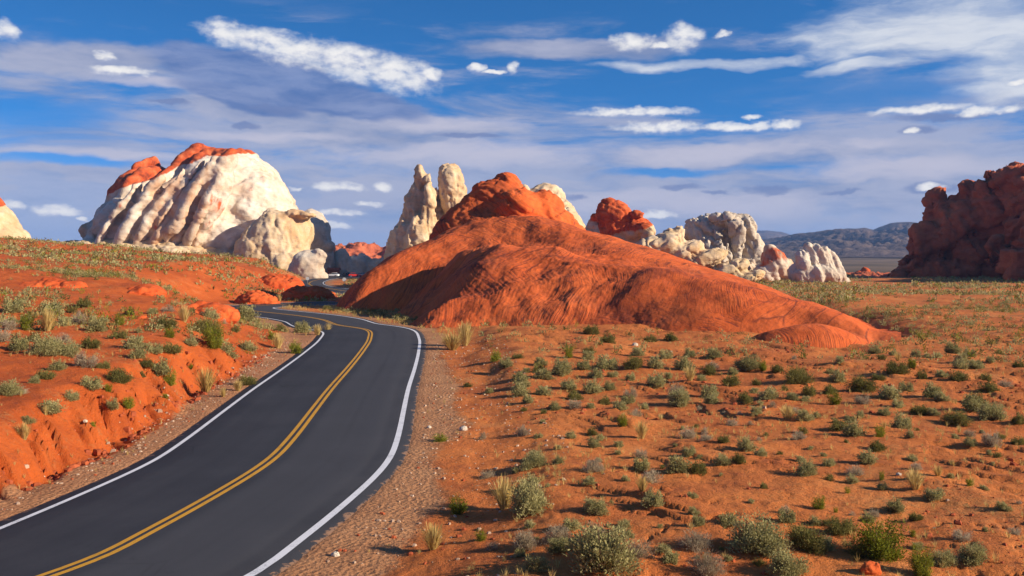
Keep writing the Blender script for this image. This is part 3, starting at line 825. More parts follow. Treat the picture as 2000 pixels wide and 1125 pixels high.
def dome_ribs(v):
    """deep grooves between the slanting ribs of the left flank, dying out on the smooth right face"""
    px, py = px_of(v); a_ = math.radians(-32)
    q = (v[:, 0] * math.cos(a_) + v[:, 2] * math.sin(a_)) / 6.6 + fbm3(v * 0.05, 2, 0.5, 4.0) * 0.5
    s_ = np.abs(np.sin(q * np.pi)); return (s_ ** 0.55 - 0.75) * 5.2 * (1 - sst(390, 430, px)) * sst(0.2, 0.5, fbm3(v * 0.03, 2, 0.5, 14.0) + 0.6)
# --- the big pale dome on the left, ribbed on its left flank, red along the crest
dome = rock('sandstone_dome', 352, [
    (455, 425, 112, 128, 0, 0, 120), (478, 385, 78, 84, 8, 4, 100), (500, 430, 82, 98, 12, -6, 90), (400, 360, 62, 64, 20, 4, 80), (350, 400, 90, 72, 30, 0, 80),
    (290, 400, 62, 72, -20, -6, 80), (290, 346, 27, 38, 10, 4, 50), (262, 390, 40, 56, -34, -4, 60), (232, 442, 44, 54, -24, -12, 60), (300, 450, 110, 60, 0, -10, 80), (192, 468, 30, 34, 20, -14, 50),
    # ribs
    (212, 452, 10, 36, -32, -22, 18), (236, 425, 14, 72, -32, -28, 22), (270, 418, 14, 84, -33, -29, 22), (306, 412, 15, 92, -33, -29, 24), (342, 404, 15, 98, -31, -29, 26), (376, 398, 16, 104, -28, -29, 28), (412, 395, 22, 106, -22, -28, 34),
    (440, 470, 60, 70, 0, -16, 60), (520, 470, 60, 70, 0, -14, 60), (398, 306, 36, 16, 14, 6, 40), (455, 310, 52, 20, 0, 2, 50)],
    MAT_WHITE, 0.62, -6, 1.3,
    [('fbm', 1.5, 0.028, 3.0), ('fn', dome_ribs, 0), ('gully', 0.45, 0.10, -30, 4.0, 6.0), ('block', 0.30, 0.10, 2.2, 2.0, 0.9, 3, 1.6, 0.3), ('strata', 0.42, 0.30, 0.45), ('strata', 0.16, 1.0, 0.45), ('fbm', 0.22, 0.40, 8.0)],
    red=cap_line([(150, 390), (205, 384), (240, 366), (300, 350), (332, 334), (345, 326), (375, 318), (405, 304), (440, 305), (465, 300), (500, 300), (560, 280)], 11.0, [(422, 402, 26, 40, 0.50), (405, 440, 20, 26, 0.46), (485, 368, 30, 12, 0.40), (300, 445, 40, 14, 0.36), (235, 405, 24, 12, 0.40), (250, 470, 50, 8, 0.36)]),
    label='big pale sandstone dome with ribbed left flank and red crest left of the valley', cat='rock dome')
rock('rock_ledge', 330, [(180, 484, 56, 16, 0, 0, 60), (270, 490, 100, 24, -3, 0, 70), (360, 500, 90, 30, -8, -2, 70), (430, 522, 70, 30, -14, -6, 60), (470, 540, 50, 26, -14, -10, 50), (300, 478, 70, 16, 0, 4, 60), (395, 480, 40, 20, -6, 4, 50)],
     MAT_CREAM, 0.5, -6, 1.6, [('fbm', 1.2, 0.06, 1.0), ('block', 0.9, 0.16, 2.0, 1.5, 0.7, 19, 0.8), ('strata', 0.7, 0.40, 0.10), ('fbm', 0.3, 0.5, 2.0)],
     label='low pinkish cream rock shelf along the foot of the big pale dome', cat='rock ledge')
rock('sandstone_boulder', 322, [(540, 478, 68, 72, 10, 0, 60), (500, 500, 42, 46, 0, -4, 40), (580, 450, 34, 40, 0, 2, 40), (560, 520, 50, 40, 0, -3, 50), (590, 420, 32, 9, -4, -3, 22)],
     MAT_CREAM, 0.48, -6, 1.5, [('fbm', 1.4, 0.045, 5.0), ('gully', 0.7, 0.10, 8, 3.5, 5.0), ('block', 0.5, 0.15, 1.5, 1.5, 1.2, 5, 0.8), ('fbm', 0.2, 0.4, 6.0), ('strata', 0.25, 0.5, 0.2)],
     label='smooth cream boulder bulging from the lower right of the big pale dome', cat='boulder')
rock('sandstone_boulder', 345, [(612, 470, 36, 58, 8, 0, 50), (630, 510, 26, 44, 4, 0, 40), (598, 500, 30, 60, 0, 6, 40), (640, 482, 12, 8, 0, -4, 14), (600, 440, 26, 26, 0, 4, 30)],
     MAT_GREY, 0.5, -6, 1.2, [('fbm', 1.4, 0.06, 8.0), ('fbm', 0.4, 0.3, 9.0)],
     label='shaded grey boulder at the right end of the big pale dome', cat='boulder')
rock('sandstone_boulder', 300, [(602, 520, 32, 30, 6, 0, 30), (585, 532, 24, 22, 0, 0, 24), (618, 508, 22, 12, -14, -1, 18), (628, 496, 16, 8, -30, -1, 12), (612, 540, 30, 20, 0, -1, 26)],
     MAT_GREY, 0.40, -6, 0.9, [('fbm', 0.9, 0.09, 12.0), ('fbm', 0.3, 0.4, 13.0)],
     label='small pale beak-shaped boulder by the shaded road below the dome', cat='boulder')
rock('sandstone_outcrop', 260, [(-30, 470, 70, 56, 12, 0, 60), (-5, 440, 34, 44, 20, 0, 50), (20, 468, 34, 24, 10, 0, 40), (-60, 430, 70, 70, 0, 0, 60)],
     MAT_CREAM, 0.5, 0, 1.5, [('fbm', 1.5, 0.06, 15.0), ('fbm', 0.4, 0.3, 16.0)], red=cap_line([(-200, 330), (0, 405), (60, 380)], 12.0),
     label='pale pink rock slope cut off by the left edge of the picture', cat='rock outcrop')

# --- twin pale spires behind the red hill
spires = rock('rock_spires', 325, [
    (821, 343, 17, 22, 4, 0, 20), (817, 380, 17, 48, 6, 0, 22), (806, 425, 23, 62, -14, 0, 28), (790, 470, 26, 58, -18, 0, 34), (772, 500, 18, 40, -16, 0, 34), (837, 350, 12, 14, -30, -2, 12), (845, 368, 7, 16, 30, -3, 8),
    (832, 415, 12, 60, -10, -5, 14), (818, 462, 26, 56, -24, -5, 24), (873, 344, 23, 27, 4, 2, 24), (881, 375, 25, 46, 6, 0, 28), (891, 412, 25, 50, 8, 2, 32), (852, 415, 22, 42, 0, 7, 22), (860, 465, 60, 50, 0, 5, 40),
    (912, 445, 36, 50, 14, 8, 36), (860, 520, 110, 40, 0, 0, 90), (885, 425, 20, 60, 4, 22, 60), (880, 470, 50, 50, 0, 20, 70)],  # deep base and last two swellings: unseen, added to shade the rock wall
    MAT_CREAM, 0.48, -6, 0.8, [('fbm', 1.0, 0.06, 21.0), ('gully', 1.0, 0.12, 12, 5.0, 4.0), ('block', 0.35, 0.20, 1.0, 1.0, 2.6, 7, 1.2), ('pock', 0.5, 0.35), ('strata', 0.15, 0.8, 0.3), ('fbm', 0.12, 0.8, 22.0)],
    cut=[(849, 348, 6, 24, -6, 0, 60)],
    label='twin pale rock spires leaning together behind the left of the red hill', cat='rock spires')
rock('sandstone_outcrop', 260, [(1105, 440, 30, 42, 34, 0, 40), (1080, 430, 50, 50, 30, 6, 40), (1022, 372, 12, 14, 0, 8, 14), (1060, 400, 50, 40, 30, 10, 30), (1130, 450, 14, 14, 20, 0, 20), (1080, 500, 80, 60, 0, 8, 50)],
     MAT_CREAM, 0.42, -5, 0.8, [('fbm', 0.9, 0.10, 25.0), ('pock', 0.5, 0.35), ('fbm', 0.3, 0.5, 26.0)],
     label='cream rock slope showing behind the right shoulder of the red hill', cat='rock outcrop')
# --- red-headed knob
rock('red_headed_rock', 225, [(1205, 425, 28, 32, 6, 0, 34), (1190, 415, 26, 26, 0, 0, 30), (1240, 450, 34, 26, 24, 0, 30), (1285, 480, 40, 22, 24, 0, 30), (1190, 460, 34, 40, 0, 3, 36), (1245, 420, 12, 9, 0, -4, 10), (1215, 490, 70, 40, 10, 2, 40), (1262, 452, 18, 20, 20, -4, 14),
     (1162, 424, 9, 8, 0, 2, 8), (1158, 445, 13, 20, 0, 3, 12), (1150, 460, 18, 14, 0, 3, 14)],
     MAT_CREAM, 0.30, -5, 0.5, [('fbm', 0.8, 0.11, 31.0), ('block', 0.40, 0.32, 1.4, 1.2, 1.0, 15, 0.9, 0.2), ('strata', 0.18, 0.8, 0.3), ('fbm', 0.22, 0.7, 32.0)], cut=[(1214, 442, 22, 14, 10, -4.2, 12)],
     red=cap_line([(1140, 430), (1166, 432), (1176, 470), (1200, 455), (1245, 450), (1262, 446), (1290, 432)], 16.0),
     label='rounded knob of rock with dark red head and pale base', cat='rock knob')
rock('rock_ledge', 212, [(1300, 478, 40, 22, 18, 0, 30), (1330, 492, 50, 20, 20, 0, 30), (1308, 458, 12, 14, 0, 2, 12), (1325, 455, 12, 16, -16, 2, 12), (1370, 508, 56, 20, 20, -1, 30), (1420, 530, 50, 18, 22, -3, 26), (1455, 545, 40, 14, 18, -4, 24), (1270, 482, 34, 22, 14, 0, 30)],
     MAT_CREAM, 0.30, -5, 0.6, [('fbm', 0.6, 0.12, 35.0), ('block', 0.5, 0.30, 1.6, 1.2, 0.8, 17, 0.8, 0.4), ('strata', 0.25, 0.7, -0.4), ('fbm', 0.15, 0.8, 36.0)],
     label='sloping cream rock ledge running down behind the red hill', cat='rock ledge')
rock('rock_cluster', 228, [(1400, 470, 60, 44, 0, 4, 46), (1370, 450, 40, 32, 20, 4, 36), (1352, 436, 8, 8, 0, 2, 8), (1398, 424, 12, 10, 0, 0, 12), (1425, 432, 32, 16, 0, 0, 26), (1452, 445, 22, 26, 14, 0, 26), (1464, 480, 22, 50, 16, 0, 28), (1478, 515, 24, 40, 24, -2, 28),
     (1385, 492, 9, 26, 10, -7, 10), (1405, 496, 13, 30, 6, -8, 12), (1424, 500, 10, 24, 4, -7, 10), (1440, 480, 12, 26, -4, -5, 12), (1438, 452, 14, 20, 10, -5, 12), (1420, 530, 60, 26, 14, -2, 40), (1474, 530, 36, 22, 24, -5, 24), (1345, 480, 30, 30, 20, 6, 30), (1450, 522, 16, 12, 0, -7, 10)],
     MAT_GREY, 0.28, -5, 0.45, [('fbm', 0.7, 0.10, 41.0), ('gully', 0.55, 0.20, 14, 2.5, 7.0), ('block', 0.6, 0.30, 1.0, 1.0, 1.3, 9, 0.9), ('strata', 0.22, 0.7, -0.3), ('fbm', 0.15, 0.8, 42.0)],
     label='knobbly grey-white rock cluster right of the red-headed knob', cat='rock cluster')
rock('rock_fin', 215, [(1515, 515, 24, 34, 20, 0, 24), (1508, 500, 14, 20, 24, 0, 14), (1532, 520, 22, 12, 34, 0, 12), (1545, 535, 22, 20, 20, 0, 18), (1500, 535, 30, 20, 0, 0, 20)],
     MAT_WHITE, 0.28, -5, 0.5, [('fbm', 0.5, 0.15, 45.0), ('flute', 0.35, 0.35, 35), ('fbm', 0.2, 0.7, 46.0)], red=lambda v: np.clip((fbm3(v * 0.12, 2, 0.5, 3) + 0.35), 0, 0.50),
     label='small pink fin of rock between the grey cluster and the fluted rock', cat='rock fin')
rock('fluted_rock', 198, [(1568, 515, 12, 30, 8, -1, 16), (1588, 512, 13, 40, 16, 0, 18), (1604, 515, 13, 40, 18, 0, 20), (1618, 520, 12, 40, 20, 0, 18), (1632, 528, 12, 36, 22, 0, 16), (1570, 505, 10, 12, 0, -1, 10), (1574, 493, 6, 9, 20, 0, 7), (1560, 535, 18, 24, 0, 1, 18), (1600, 540, 50, 24, 0, -1, 24), (1650, 548, 10, 8, 0, 0, 8)],
     MAT_GREY, 0.24, -5, 0.3, [('fbm', 0.35, 0.2, 51.0), ('gully', 0.40, 0.45, 20, 5.0, 3.0), ('fbm', 0.12, 0.9, 52.0)],
     label='pale fluted rock with slanting ribs standing alone on the scrub plain', cat='fluted rock')
# --- the dark cliff on the right, running on out of the picture
cliff = rock('rock_cliff', 262, [(1950, 430, 52, 92, 4, -4, 70), (1985, 420, 60, 86, 0, -5, 70), (1890, 470, 56, 74, 14, -1, 60), (1845, 452, 30, 56, 8, 3, 40), (1812, 500, 34, 54, 14, 2, 44), (1778, 525, 30, 34, 34, 2, 36), (1745, 545, 24, 16, 30, 2, 30),
     (1932, 350, 16, 24, 10, -4, 22), (1968, 344, 30, 20, 0, -6, 24), (2010, 345, 30, 22, 0, -12, 24), (1834, 400, 14, 17, 0, 8, 16), (1880, 404, 30, 22, 34, 4, 24), (1908, 384, 24, 20, 34, 0, 20),
     (2070, 425, 110, 92, 0, -14, 80), (2190, 430, 130, 96, 0, -32, 80), (2010, 510, 80, 50, 0, -26, 50), (1900, 530, 120, 34, 0, 0, 50), (2290, 450, 100, 90, 0, -70, 80), (2130, 505, 110, 56, 0, -50, 60)],
     MAT_CLIFF, 0.58, -5, 1.2, [('fbm', 3.0, 0.040, 61.0), ('block', 2.6, 0.065, 1.2, 1.2, 1.9, 11, 0.9, 0.25), ('gully', 1.3, 0.11, 16, 2.6, 9.0), ('strata', 1.5, 0.22, -0.28), ('strata', 0.5, 0.7, -0.28), ('block', 0.8, 0.24, 1.5, 1.3, 1.1, 13, 0.9, 0.25), ('fbm', 0.30, 0.7, 63.0)],
     label='tall dark red craggy cliff at the right edge of the picture', cat='cliff')
_bt = rock('buttress', 205, [(2230, 500, 80, 90, 0, 0, 50), (2330, 480, 100, 110, 0, 10, 60)], MAT_CLIFF, 0.6, -5, 1.5, [('fbm', 3.0, 0.06, 65.0), ('ridge', 1.4, 0.12, 66.0)])
_bt.parent = cliff; _bt.location = _bt.location - cliff.location
# --- far things
rock('rock_outcrop', 420, [(1690, 530, 9, 10, 0, 0, 10), (1683, 534, 12, 7, 0, 0, 10)], MAT_REDROCK, 0.4, -9, 0.5, [('fbm', 0.8, 0.15, 71.0)], label='small bright orange rock in the basin left of the dark cliff', cat='rock')
rock('rock_outcrop', 400, [(1675, 545, 40, 14, 0, 0, 30), (1710, 545, 40, 12, 0, 6, 30), (1740, 548, 36, 12, 0, 0, 24)], MAT_CLIFF, 0.6, -12, 0.8, [('fbm', 2.2, 0.09, 73.0), ('ridge', 1.0, 0.16, 74.0)], label='low dark red outcrop on the plain left of the dark cliff', cat='rock outcrop')
rock('mesa', 640, [(705, 508, 46, 26, 0, 0, 70), (740, 505, 40, 25, 0, 6, 70), (770, 510, 50, 30, 0, 6, 70), (680, 500, 30, 18, 0, 0, 60)], MAT_CLIFF, 1.1, -14, 2.0, [('fbm', 3.0, 0.03, 75.0), ('ridge', 3.0, 0.07, 76.0), ('strata', 1.2, 0.12)], label='distant red mesa in the gap between the dome and the spires', cat='mesa')
rock('rock_outcrop', 352, [(668, 522, 22, 34, 4, 0, 40), (700, 526, 34, 30, 0, 2, 40), (740, 530, 30, 28, 0, 2, 40)], MAT_GREY, 0.6, -8, 1.2, [('fbm', 1.6, 0.06, 77.0), ('gully', 1.2, 0.12, 10, 3.0, 7.0), ('fbm', 0.3, 0.4, 5.0)], label='shaded grey rock wall behind the parked cars', cat='rock outcrop')


def ridge(name, pts, Y0, depth, mat, n=300, rows=70, seed=0.0, base=-20.0):
    """a mountain range: crest line through photo points, spurs and gullies on its near slope"""
    pts = np.array(pts, float); px = np.linspace(pts[0, 0], pts[-1, 0], n); cy = np.interp(px, pts[:, 0], pts[:, 1])
    t_ = np.linspace(0, 1.5, rows)[:, None]; PXX = np.broadcast_to(px, (rows, n))
    Yw = Y0 - depth + depth * t_ + 0 * PXX
    X = (PXX - CX) / F * Yw; zc = CAMZ + (HY - cy) / F * Y0
    sp = fbm2(X * 0.0042, Yw * 0.0016, 5, 0.55, seed)
    sp2 = 0.5 - np.abs(fbm2(X * 0.0075 + Yw * 0.001, Yw * 0.0022, 4, 0.55, seed + 3)) * 1.6
    prof = np.where(t_ < 1, np.clip(t_, 0, 1) ** 1.25 * (1 + 0.55 * sp2 * (1 - t_) * 2), 1 - (t_ - 1) * 0.9)
    z = base + (zc - base) * np.clip(prof, 0, 1.05) + (sp * 9 + sp2 * 26 * np.clip(1 - t_, 0, 1)) * np.clip(t_, 0, 1)
    o = mesh_np(name, np.stack([X, Yw, z], -1).reshape(-1, 3), grid_faces(rows, n), mat, origin=(0, Y0, 0)); tag(o, kind='structure'); return o


MAT_RANGE = mat_rock('mountain_rock', [(0.35, (0.055, 0.042, 0.038)), (0.48, (0.10, 0.070, 0.055)), (0.60, (0.17, 0.115, 0.085)), (0.75, (0.26, 0.17, 0.12))], 0.004, stain=0.0, strat=0.3, bump=0.8, bdist=12.0)
ridge('mountain_range', [(1180, 496), (1350, 486), (1420, 474), (1500, 468), (1550, 458), (1610, 448), (1640, 442), (1690, 441), (1705, 447), (1740, 436), (1775, 431), (1820, 436), (1900, 428), (2050, 440), (2250, 430), (2500, 470)], 3000, 1600, MAT_RANGE, seed=4.0, base=-4.0)
ridge('mountain_range', [(900, 486), (1100, 478), (1300, 462), (1420, 453), (1500, 450), (1525, 453), (1545, 460), (1640, 458), (1800, 452), (2200, 460), (2600, 480)], 5200, 1500, MAT_RANGE, 240, 50, 14.0)
ridge('mountain_range', [(-900, 486), (-300, 476), (0, 478), (90, 474), (110, 470), (140, 476), (300, 478), (640, 484), (900, 486)], 5600, 1500, MAT_RANGE, 240, 50, 24.0)

# ------------------------------------------------------------------ small red outcrops on the left slope and by the road
for px, py, rx, ry, lab in [
    (402, 618, 72, 36, 'bright orange slickrock mound left of the road bend, largest of the low mounds'),
    (262, 630, 36, 18, 'small orange rock hump among sagebrush below the pale rock shelf'),
    (268, 578, 52, 22, 'orange rock ledge halfway up the left slope'),
    (500, 596, 44, 34, 'orange dome of rock at the outside of the far road bend'),
    (535, 560, 56, 26, 'reddish rocky rise at the foot of the smooth cream boulder'),
    (95, 562, 80, 12, 'flat orange rock pavement high on the left slope'),
    (612, 590, 54, 32, 'shaded purplish red mound beyond the far road bend'),
    (1145, 697, 30, 7, 'low orange ledge among shrubs below the front of the red hill'),
    (1395, 618, 10, 8, None)]:
    if lab is None: continue
    X_, Y_, Z_ = [float(q[0]) for q in unproj(px, py)]
    if lab.startswith('shaded'): X_, Y_ = -27.6, 124.0; Z_ = float(zg(X_, Y_)); px, py = to_px(X_, Y_, Z_)
    ry *= 0.85
    rock('rock_mound', Y_ + 2, [(px, py, rx, ry, 0, 0, rx * 0.8), (px + rx * 0.35, py - ry * 0.15, rx * 0.5, ry * 0.7, -12, 1, rx * 0.5), (px - rx * 0.4, py + ry * 0.1, rx * 0.5, ry * 0.6, 10, -1, rx * 0.5)], MAT_REDROCK, max(0.12, rx * Y_ / F / 26), min(Z_, CAMZ + (HY - py) / F * (Y_ + 2)) - 1.0, 0.4,
         [('fbm', 0.5 * Y_ / 100, 0.22, px * 0.1), ('strata', 0.14, 1.2, 0.25), ('block', 0.20, 0.55, 1.8, 1.4, 0.6, 5, 0.9, 0.3), ('fbm', 0.06, 1.8, 3.0)], label=lab, cat='rock mound', group='low red rock mounds')


# ------------------------------------------------------------------ the car park in the gap
def pmat(name, c, rough=0.4, spec=0.5, metal=0.0):
    m, t, p = newmat(name, rough, spec); n = t.noise(t.objco(), 3.0, 3, 0.6)
    t.put(p.inputs['Base Color'], t.mix(n.step(0.3, 0.8) * 0.12, c, tuple(v * 0.6 + 0.05 for v in c))); p.inputs['Metallic'].default_value = metal
    return m
M_GLASS, M_TYRE, M_RIM = pmat('car_glass', (0.02, 0.025, 0.03), 0.08, 0.6), pmat('tyre_rubber', (0.02, 0.02, 0.02), 0.8, 0.2), pmat('wheel_metal', (0.5, 0.5, 0.52), 0.35, 0.5, 0.8)
M_LAMP, M_TAIL = pmat('headlamp', (0.8, 0.8, 0.75), 0.15), pmat('tail_lamp', (0.5, 0.02, 0.02), 0.2)


def empty(name, loc, rz=0.0):
    o = bpy.data.objects.new(name, None); o.location = [float(q) for q in loc]; o.rotation_euler = (0, 0, rz); o.empty_display_size = 0.3; COL.objects.link(o); return o


def loft(name, secs, mat, parent, caps=True):
    """closed cross-sections (lists of points, equal length) joined along their order"""
    secs = np.array(secs, float); n, k = secs.shape[:2]; f = []
    for i in range(n - 1):
        for j in range(k): f.append((i * k + j, i * k + (j + 1) % k, (i + 1) * k + (j + 1) % k, (i + 1) * k + j))
    v = secs.reshape(-1, 3)
    if caps:
        v = np.vstack([v, secs[0].mean(0), secs[-1].mean(0)]); a, b = n * k, n * k + 1
        for j in range(k): f.append((a, (j + 1) % k, j, a)); f.append((b, (n - 1) * k + j, (n - 1) * k + (j + 1) % k, b))
    me = bpy.data.meshes.new(name); me.from_pydata([tuple(q) for q in v], [], [tuple(dict.fromkeys(q)) for q in f]); me.materials.append(mat)
    o = bpy.data.objects.new(name, me); o.parent = parent; COL.objects.link(o); return o


def ring_sec(x, hw, z0, z1, tum=0.0, bev=0.08):
    return [(x, -hw + bev, z0), (x, hw - bev, z0), (x, hw, z0 + bev), (x, hw - tum * 0.3, (z0 + z1) / 2), (x, hw - tum, z1 - bev), (x, hw - tum - bev, z1), (x, -hw + tum + bev, z1), (x, -hw + tum, z1 - bev), (x, -hw + tum * 0.3, (z0 + z1) / 2), (x, -hw, z0 + bev)]


def car(loc, rz, paint, label, tall=0.0, long=0.0):
    t_ = empty('parked_car', loc, rz); L = 2.2 + long
    loft('body', [ring_sec(-L, 0.72, 0.42, 0.85), ring_sec(-L + 0.12, 0.84, 0.30, 0.98), ring_sec(-1.5, 0.89, 0.26, 1.02), ring_sec(0.6, 0.90, 0.26, 0.98), ring_sec(1.5, 0.88, 0.26, 0.90), ring_sec(L - 0.1, 0.80, 0.32, 0.76), ring_sec(L, 0.66, 0.42, 0.66)], paint, t_)
    h = 1.46 + tall
    loft('window', [ring_sec(-L + 0.35, 0.74, 0.95, 1.02, 0.05, 0.03), ring_sec(-L + 0.75, 0.80, 0.95, h - 0.05, 0.16, 0.03), ring_sec(0.1, 0.82, 0.95, h - 0.03, 0.18, 0.03), ring_sec(0.95, 0.78, 0.92, 0.98, 0.05, 0.03)], M_GLASS, t_)
    loft('roof', [ring_sec(-L + 0.72, 0.66, h - 0.07, h - 0.01, 0.02, 0.02), ring_sec(-0.6, 0.68, h - 0.03, h + 0.03, 0.02, 0.02), ring_sec(0.16, 0.66, h - 0.06, h, 0.02, 0.02)], paint, t_)
    for x in (-1.35, 1.38):
        for y in (-0.86, 0.86):
            a = np.linspace(0, 2 * np.pi, 14, endpoint=False)
            wh = loft('wheel', [[(x + 0.33 * math.cos(q), y + d, 0.33 + 0.33 * math.sin(q)) for q in a] for d in (-0.10, 0.10)], M_TYRE, t_)
            d = 0.105 * (1 if y > 0 else -1)
            loft('rim', [[(x + r * math.cos(q), y + d, 0.33 + r * math.sin(q)) for q in a] for r, d in ((0.21, d * 0.9), (0.19, d * 1.08))], M_RIM, wh)
    for y in (-0.6, 0.6):
        loft('headlight', [[(L - 0.06, y - 0.14, 0.60), (L - 0.06, y + 0.14, 0.60), (L - 0.06, y + 0.14, 0.72), (L - 0.06, y - 0.14, 0.72)], [(L + 0.015, y - 0.11, 0.61), (L + 0.015, y + 0.11, 0.61), (L + 0.015, y + 0.11, 0.69), (L + 0.015, y - 0.11, 0.69)]], M_LAMP, t_)
    tag(t_, label, 'car', 'cars in the shaded car park'); return t_


def at_ground(px, Y): X = (px - CX) / F * Y; return (X, Y, float(zg(np.array([X]), np.array([Y]))[0]) + 0.02)
lot = [(-72, 300), (-48, 300), (-44, 342), (-76, 342)]
_lv = np.array([[x, y, float(zr(y)) + 0.10] for x, y in lot] + [[x, y, float(zr(y)) - 0.5] for x, y in lot])
_lo = mesh_np('car_park', _lv, np.array([[0, 1, 2, 3], [4, 5, 1, 0], [5, 6, 2, 1], [6, 7, 3, 2], [7, 4, 0, 3]]), MAT_ASPHALT, smooth=False); tag(_lo, kind='structure')
def lot_at(px, Y): return ((px - CX) / F * Y, Y, float(zr(Y)) + 0.10)
car(lot_at(650, 322), math.radians(172), pmat('white_car_paint', (0.80, 0.80, 0.80), 0.3), 'white car parked broadside in the shaded car park, leftmost of the cars')
car(lot_at(679, 332), math.radians(60), pmat('dark_car_paint', (0.05, 0.05, 0.06), 0.3), 'dark car between the white car and the red car')
car(lot_at(693, 320), math.radians(12), pmat('red_car_paint', (0.55, 0.03, 0.02), 0.3), 'bright red car in the shaded car park')
car(lot_at(708, 331), math.radians(75), pmat('silver_car_paint', (0.35, 0.36, 0.38), 0.3, 0.5, 0.5), 'grey car rightmost in the car park beside the red hill')
# brown hut behind the white car
hut = empty('park_hut', lot_at(652, 336)); M_HUT = pmat('brown_hut_wall', (0.24, 0.07, 0.04), 0.8, 0.2); M_HR = pmat('brown_hut_roof', (0.16, 0.05, 0.03), 0.8, 0.2)
def box(name, c, s, mat, parent):
    x, y, z = c; a, b, h = s
    return loft(name, [[(x - a, y - b, z), (x + a, y - b, z), (x + a, y + b, z), (x - a, y + b, z)], [(x - a, y - b, z + h), (x + a, y - b, z + h), (x + a, y + b, z + h), (x - a, y + b, z + h)]], mat, parent)
box('wall', (0, 0, 0), (2.0, 1.4, 2.3), M_HUT, hut)
loft('roof', [[(-2.4, -1.8, 2.3), (2.4, -1.8, 2.3), (2.4, 1.8, 2.3), (-2.4, 1.8, 2.3)], [(-2.4, -0.1, 3.2), (2.4, -0.1, 3.2), (2.4, 0.1, 3.2), (-2.4, 0.1, 3.2)]], M_HR, hut)
box('door', (-0.8, -1.43, 0.0), (0.45, 0.03, 2.0), M_HR, hut); box('vent_pipe', (-1.5, 0.4, 2.6), (0.14, 0.14, 1.3), pmat('white_pipe', (0.75, 0.75, 0.75), 0.5), hut)
tag(hut, 'small reddish brown hut behind the white car', 'hut')
# road signs in the shade
M_POST, M_SIGN = pmat('sign_post', (0.35, 0.36, 0.36), 0.5, 0.4, 0.6), pmat('sign_panel', (0.45, 0.46, 0.46), 0.5)
for (x, y), lab in (((-35.0, 190.0), 'small grey road sign in shade right of the far road'), ((-47.6, 212.0), 'small grey road sign in shade left of the other sign')):
    z = float(zg(np.array([x]), np.array([y]))[0]); sg = empty('road_sign', (x, y, z - 0.05), 0.1)
    box('post', (0, 0, 0), (0.04, 0.04, 1.9), M_POST, sg)
    loft('panel', [[(0.42 * math.cos(q), d, 1.6 + 0.42 * math.sin(q)) for q in np.arange(8) * math.pi / 4 + math.pi / 8] for d in (-0.075, -0.05)], M_SIGN, sg)
    tag(sg, lab, 'road sign', 'road signs by the far road')

# ------------------------------------------------------------------ plants
def leaf_mat(name, a, b, c, trans=0.35):
    m, t, p = newmat(name, 0.8, 0.1); tn = t.attr('tone'); r = t.rnd()
    col = t.ramp((tn * 0.65 + r * 0.35), [(0.05, a), (0.5, b), (0.95, c)])
    t.put(p.inputs['Base Color'], col)
    if trans:
        tr = t.n.new('ShaderNodeBsdfTranslucent'); t.l.new(col.s, tr.inputs[0]); mx = t.n.new('ShaderNodeMixShader'); mx.inputs[0].default_value = trans
        t.l.new(p.outputs[0], mx.inputs[1]); t.l.new(tr.outputs[0], mx.inputs[2]); t.l.new(mx.outputs[0], m.node_tree.nodes['Material Output'].inputs['Surface'])
    return m
LM = {'sage': leaf_mat('sage_leaves', (0.21, 0.195, 0.075), (0.36, 0.325, 0.135), (0.51, 0.46, 0.215)),
      'dark': leaf_mat('dark_olive_leaves', (0.095, 0.092, 0.026), (0.175, 0.160, 0.044), (0.29, 0.25, 0.080)),
      'green': leaf_mat('green_leaves', (0.115, 0.130, 0.012), (0.21, 0.225, 0.022), (0.35, 0.34, 0.045)),
      'grey': leaf_mat('dry_grey_twigs', (0.27, 0.205, 0.130), (0.42, 0.34, 0.22), (0.57, 0.47, 0.32)),
      'straw': leaf_mat('straw_blades', (0.42, 0.28, 0.085), (0.62, 0.45, 0.16), (0.78, 0.62, 0.28))}
M_STEM = pmat('shrub_wood', (0.12, 0.075, 0.05), 0.9, 0.1)
R_ = np.random.default_rng(5)


def leaves_at(c, d, ln, wd, rng):
    """diamond leaves: centres c, directions d"""
    n = len(c); d = d / np.linalg.norm(d, axis=1)[:, None]; u = rng.normal(size=(n, 3)); s = np.cross(d, u); s /= np.linalg.norm(s, axis=1)[:, None]
    ln = np.broadcast_to(ln, n)[:, None]; wd = np.broadcast_to(wd, n)[:, None]
    return np.stack([c - d * ln * 0.5, c + s * wd * 0.5, c + d * ln * 0.5, c - s * wd * 0.5], 1).reshape(-1, 3)


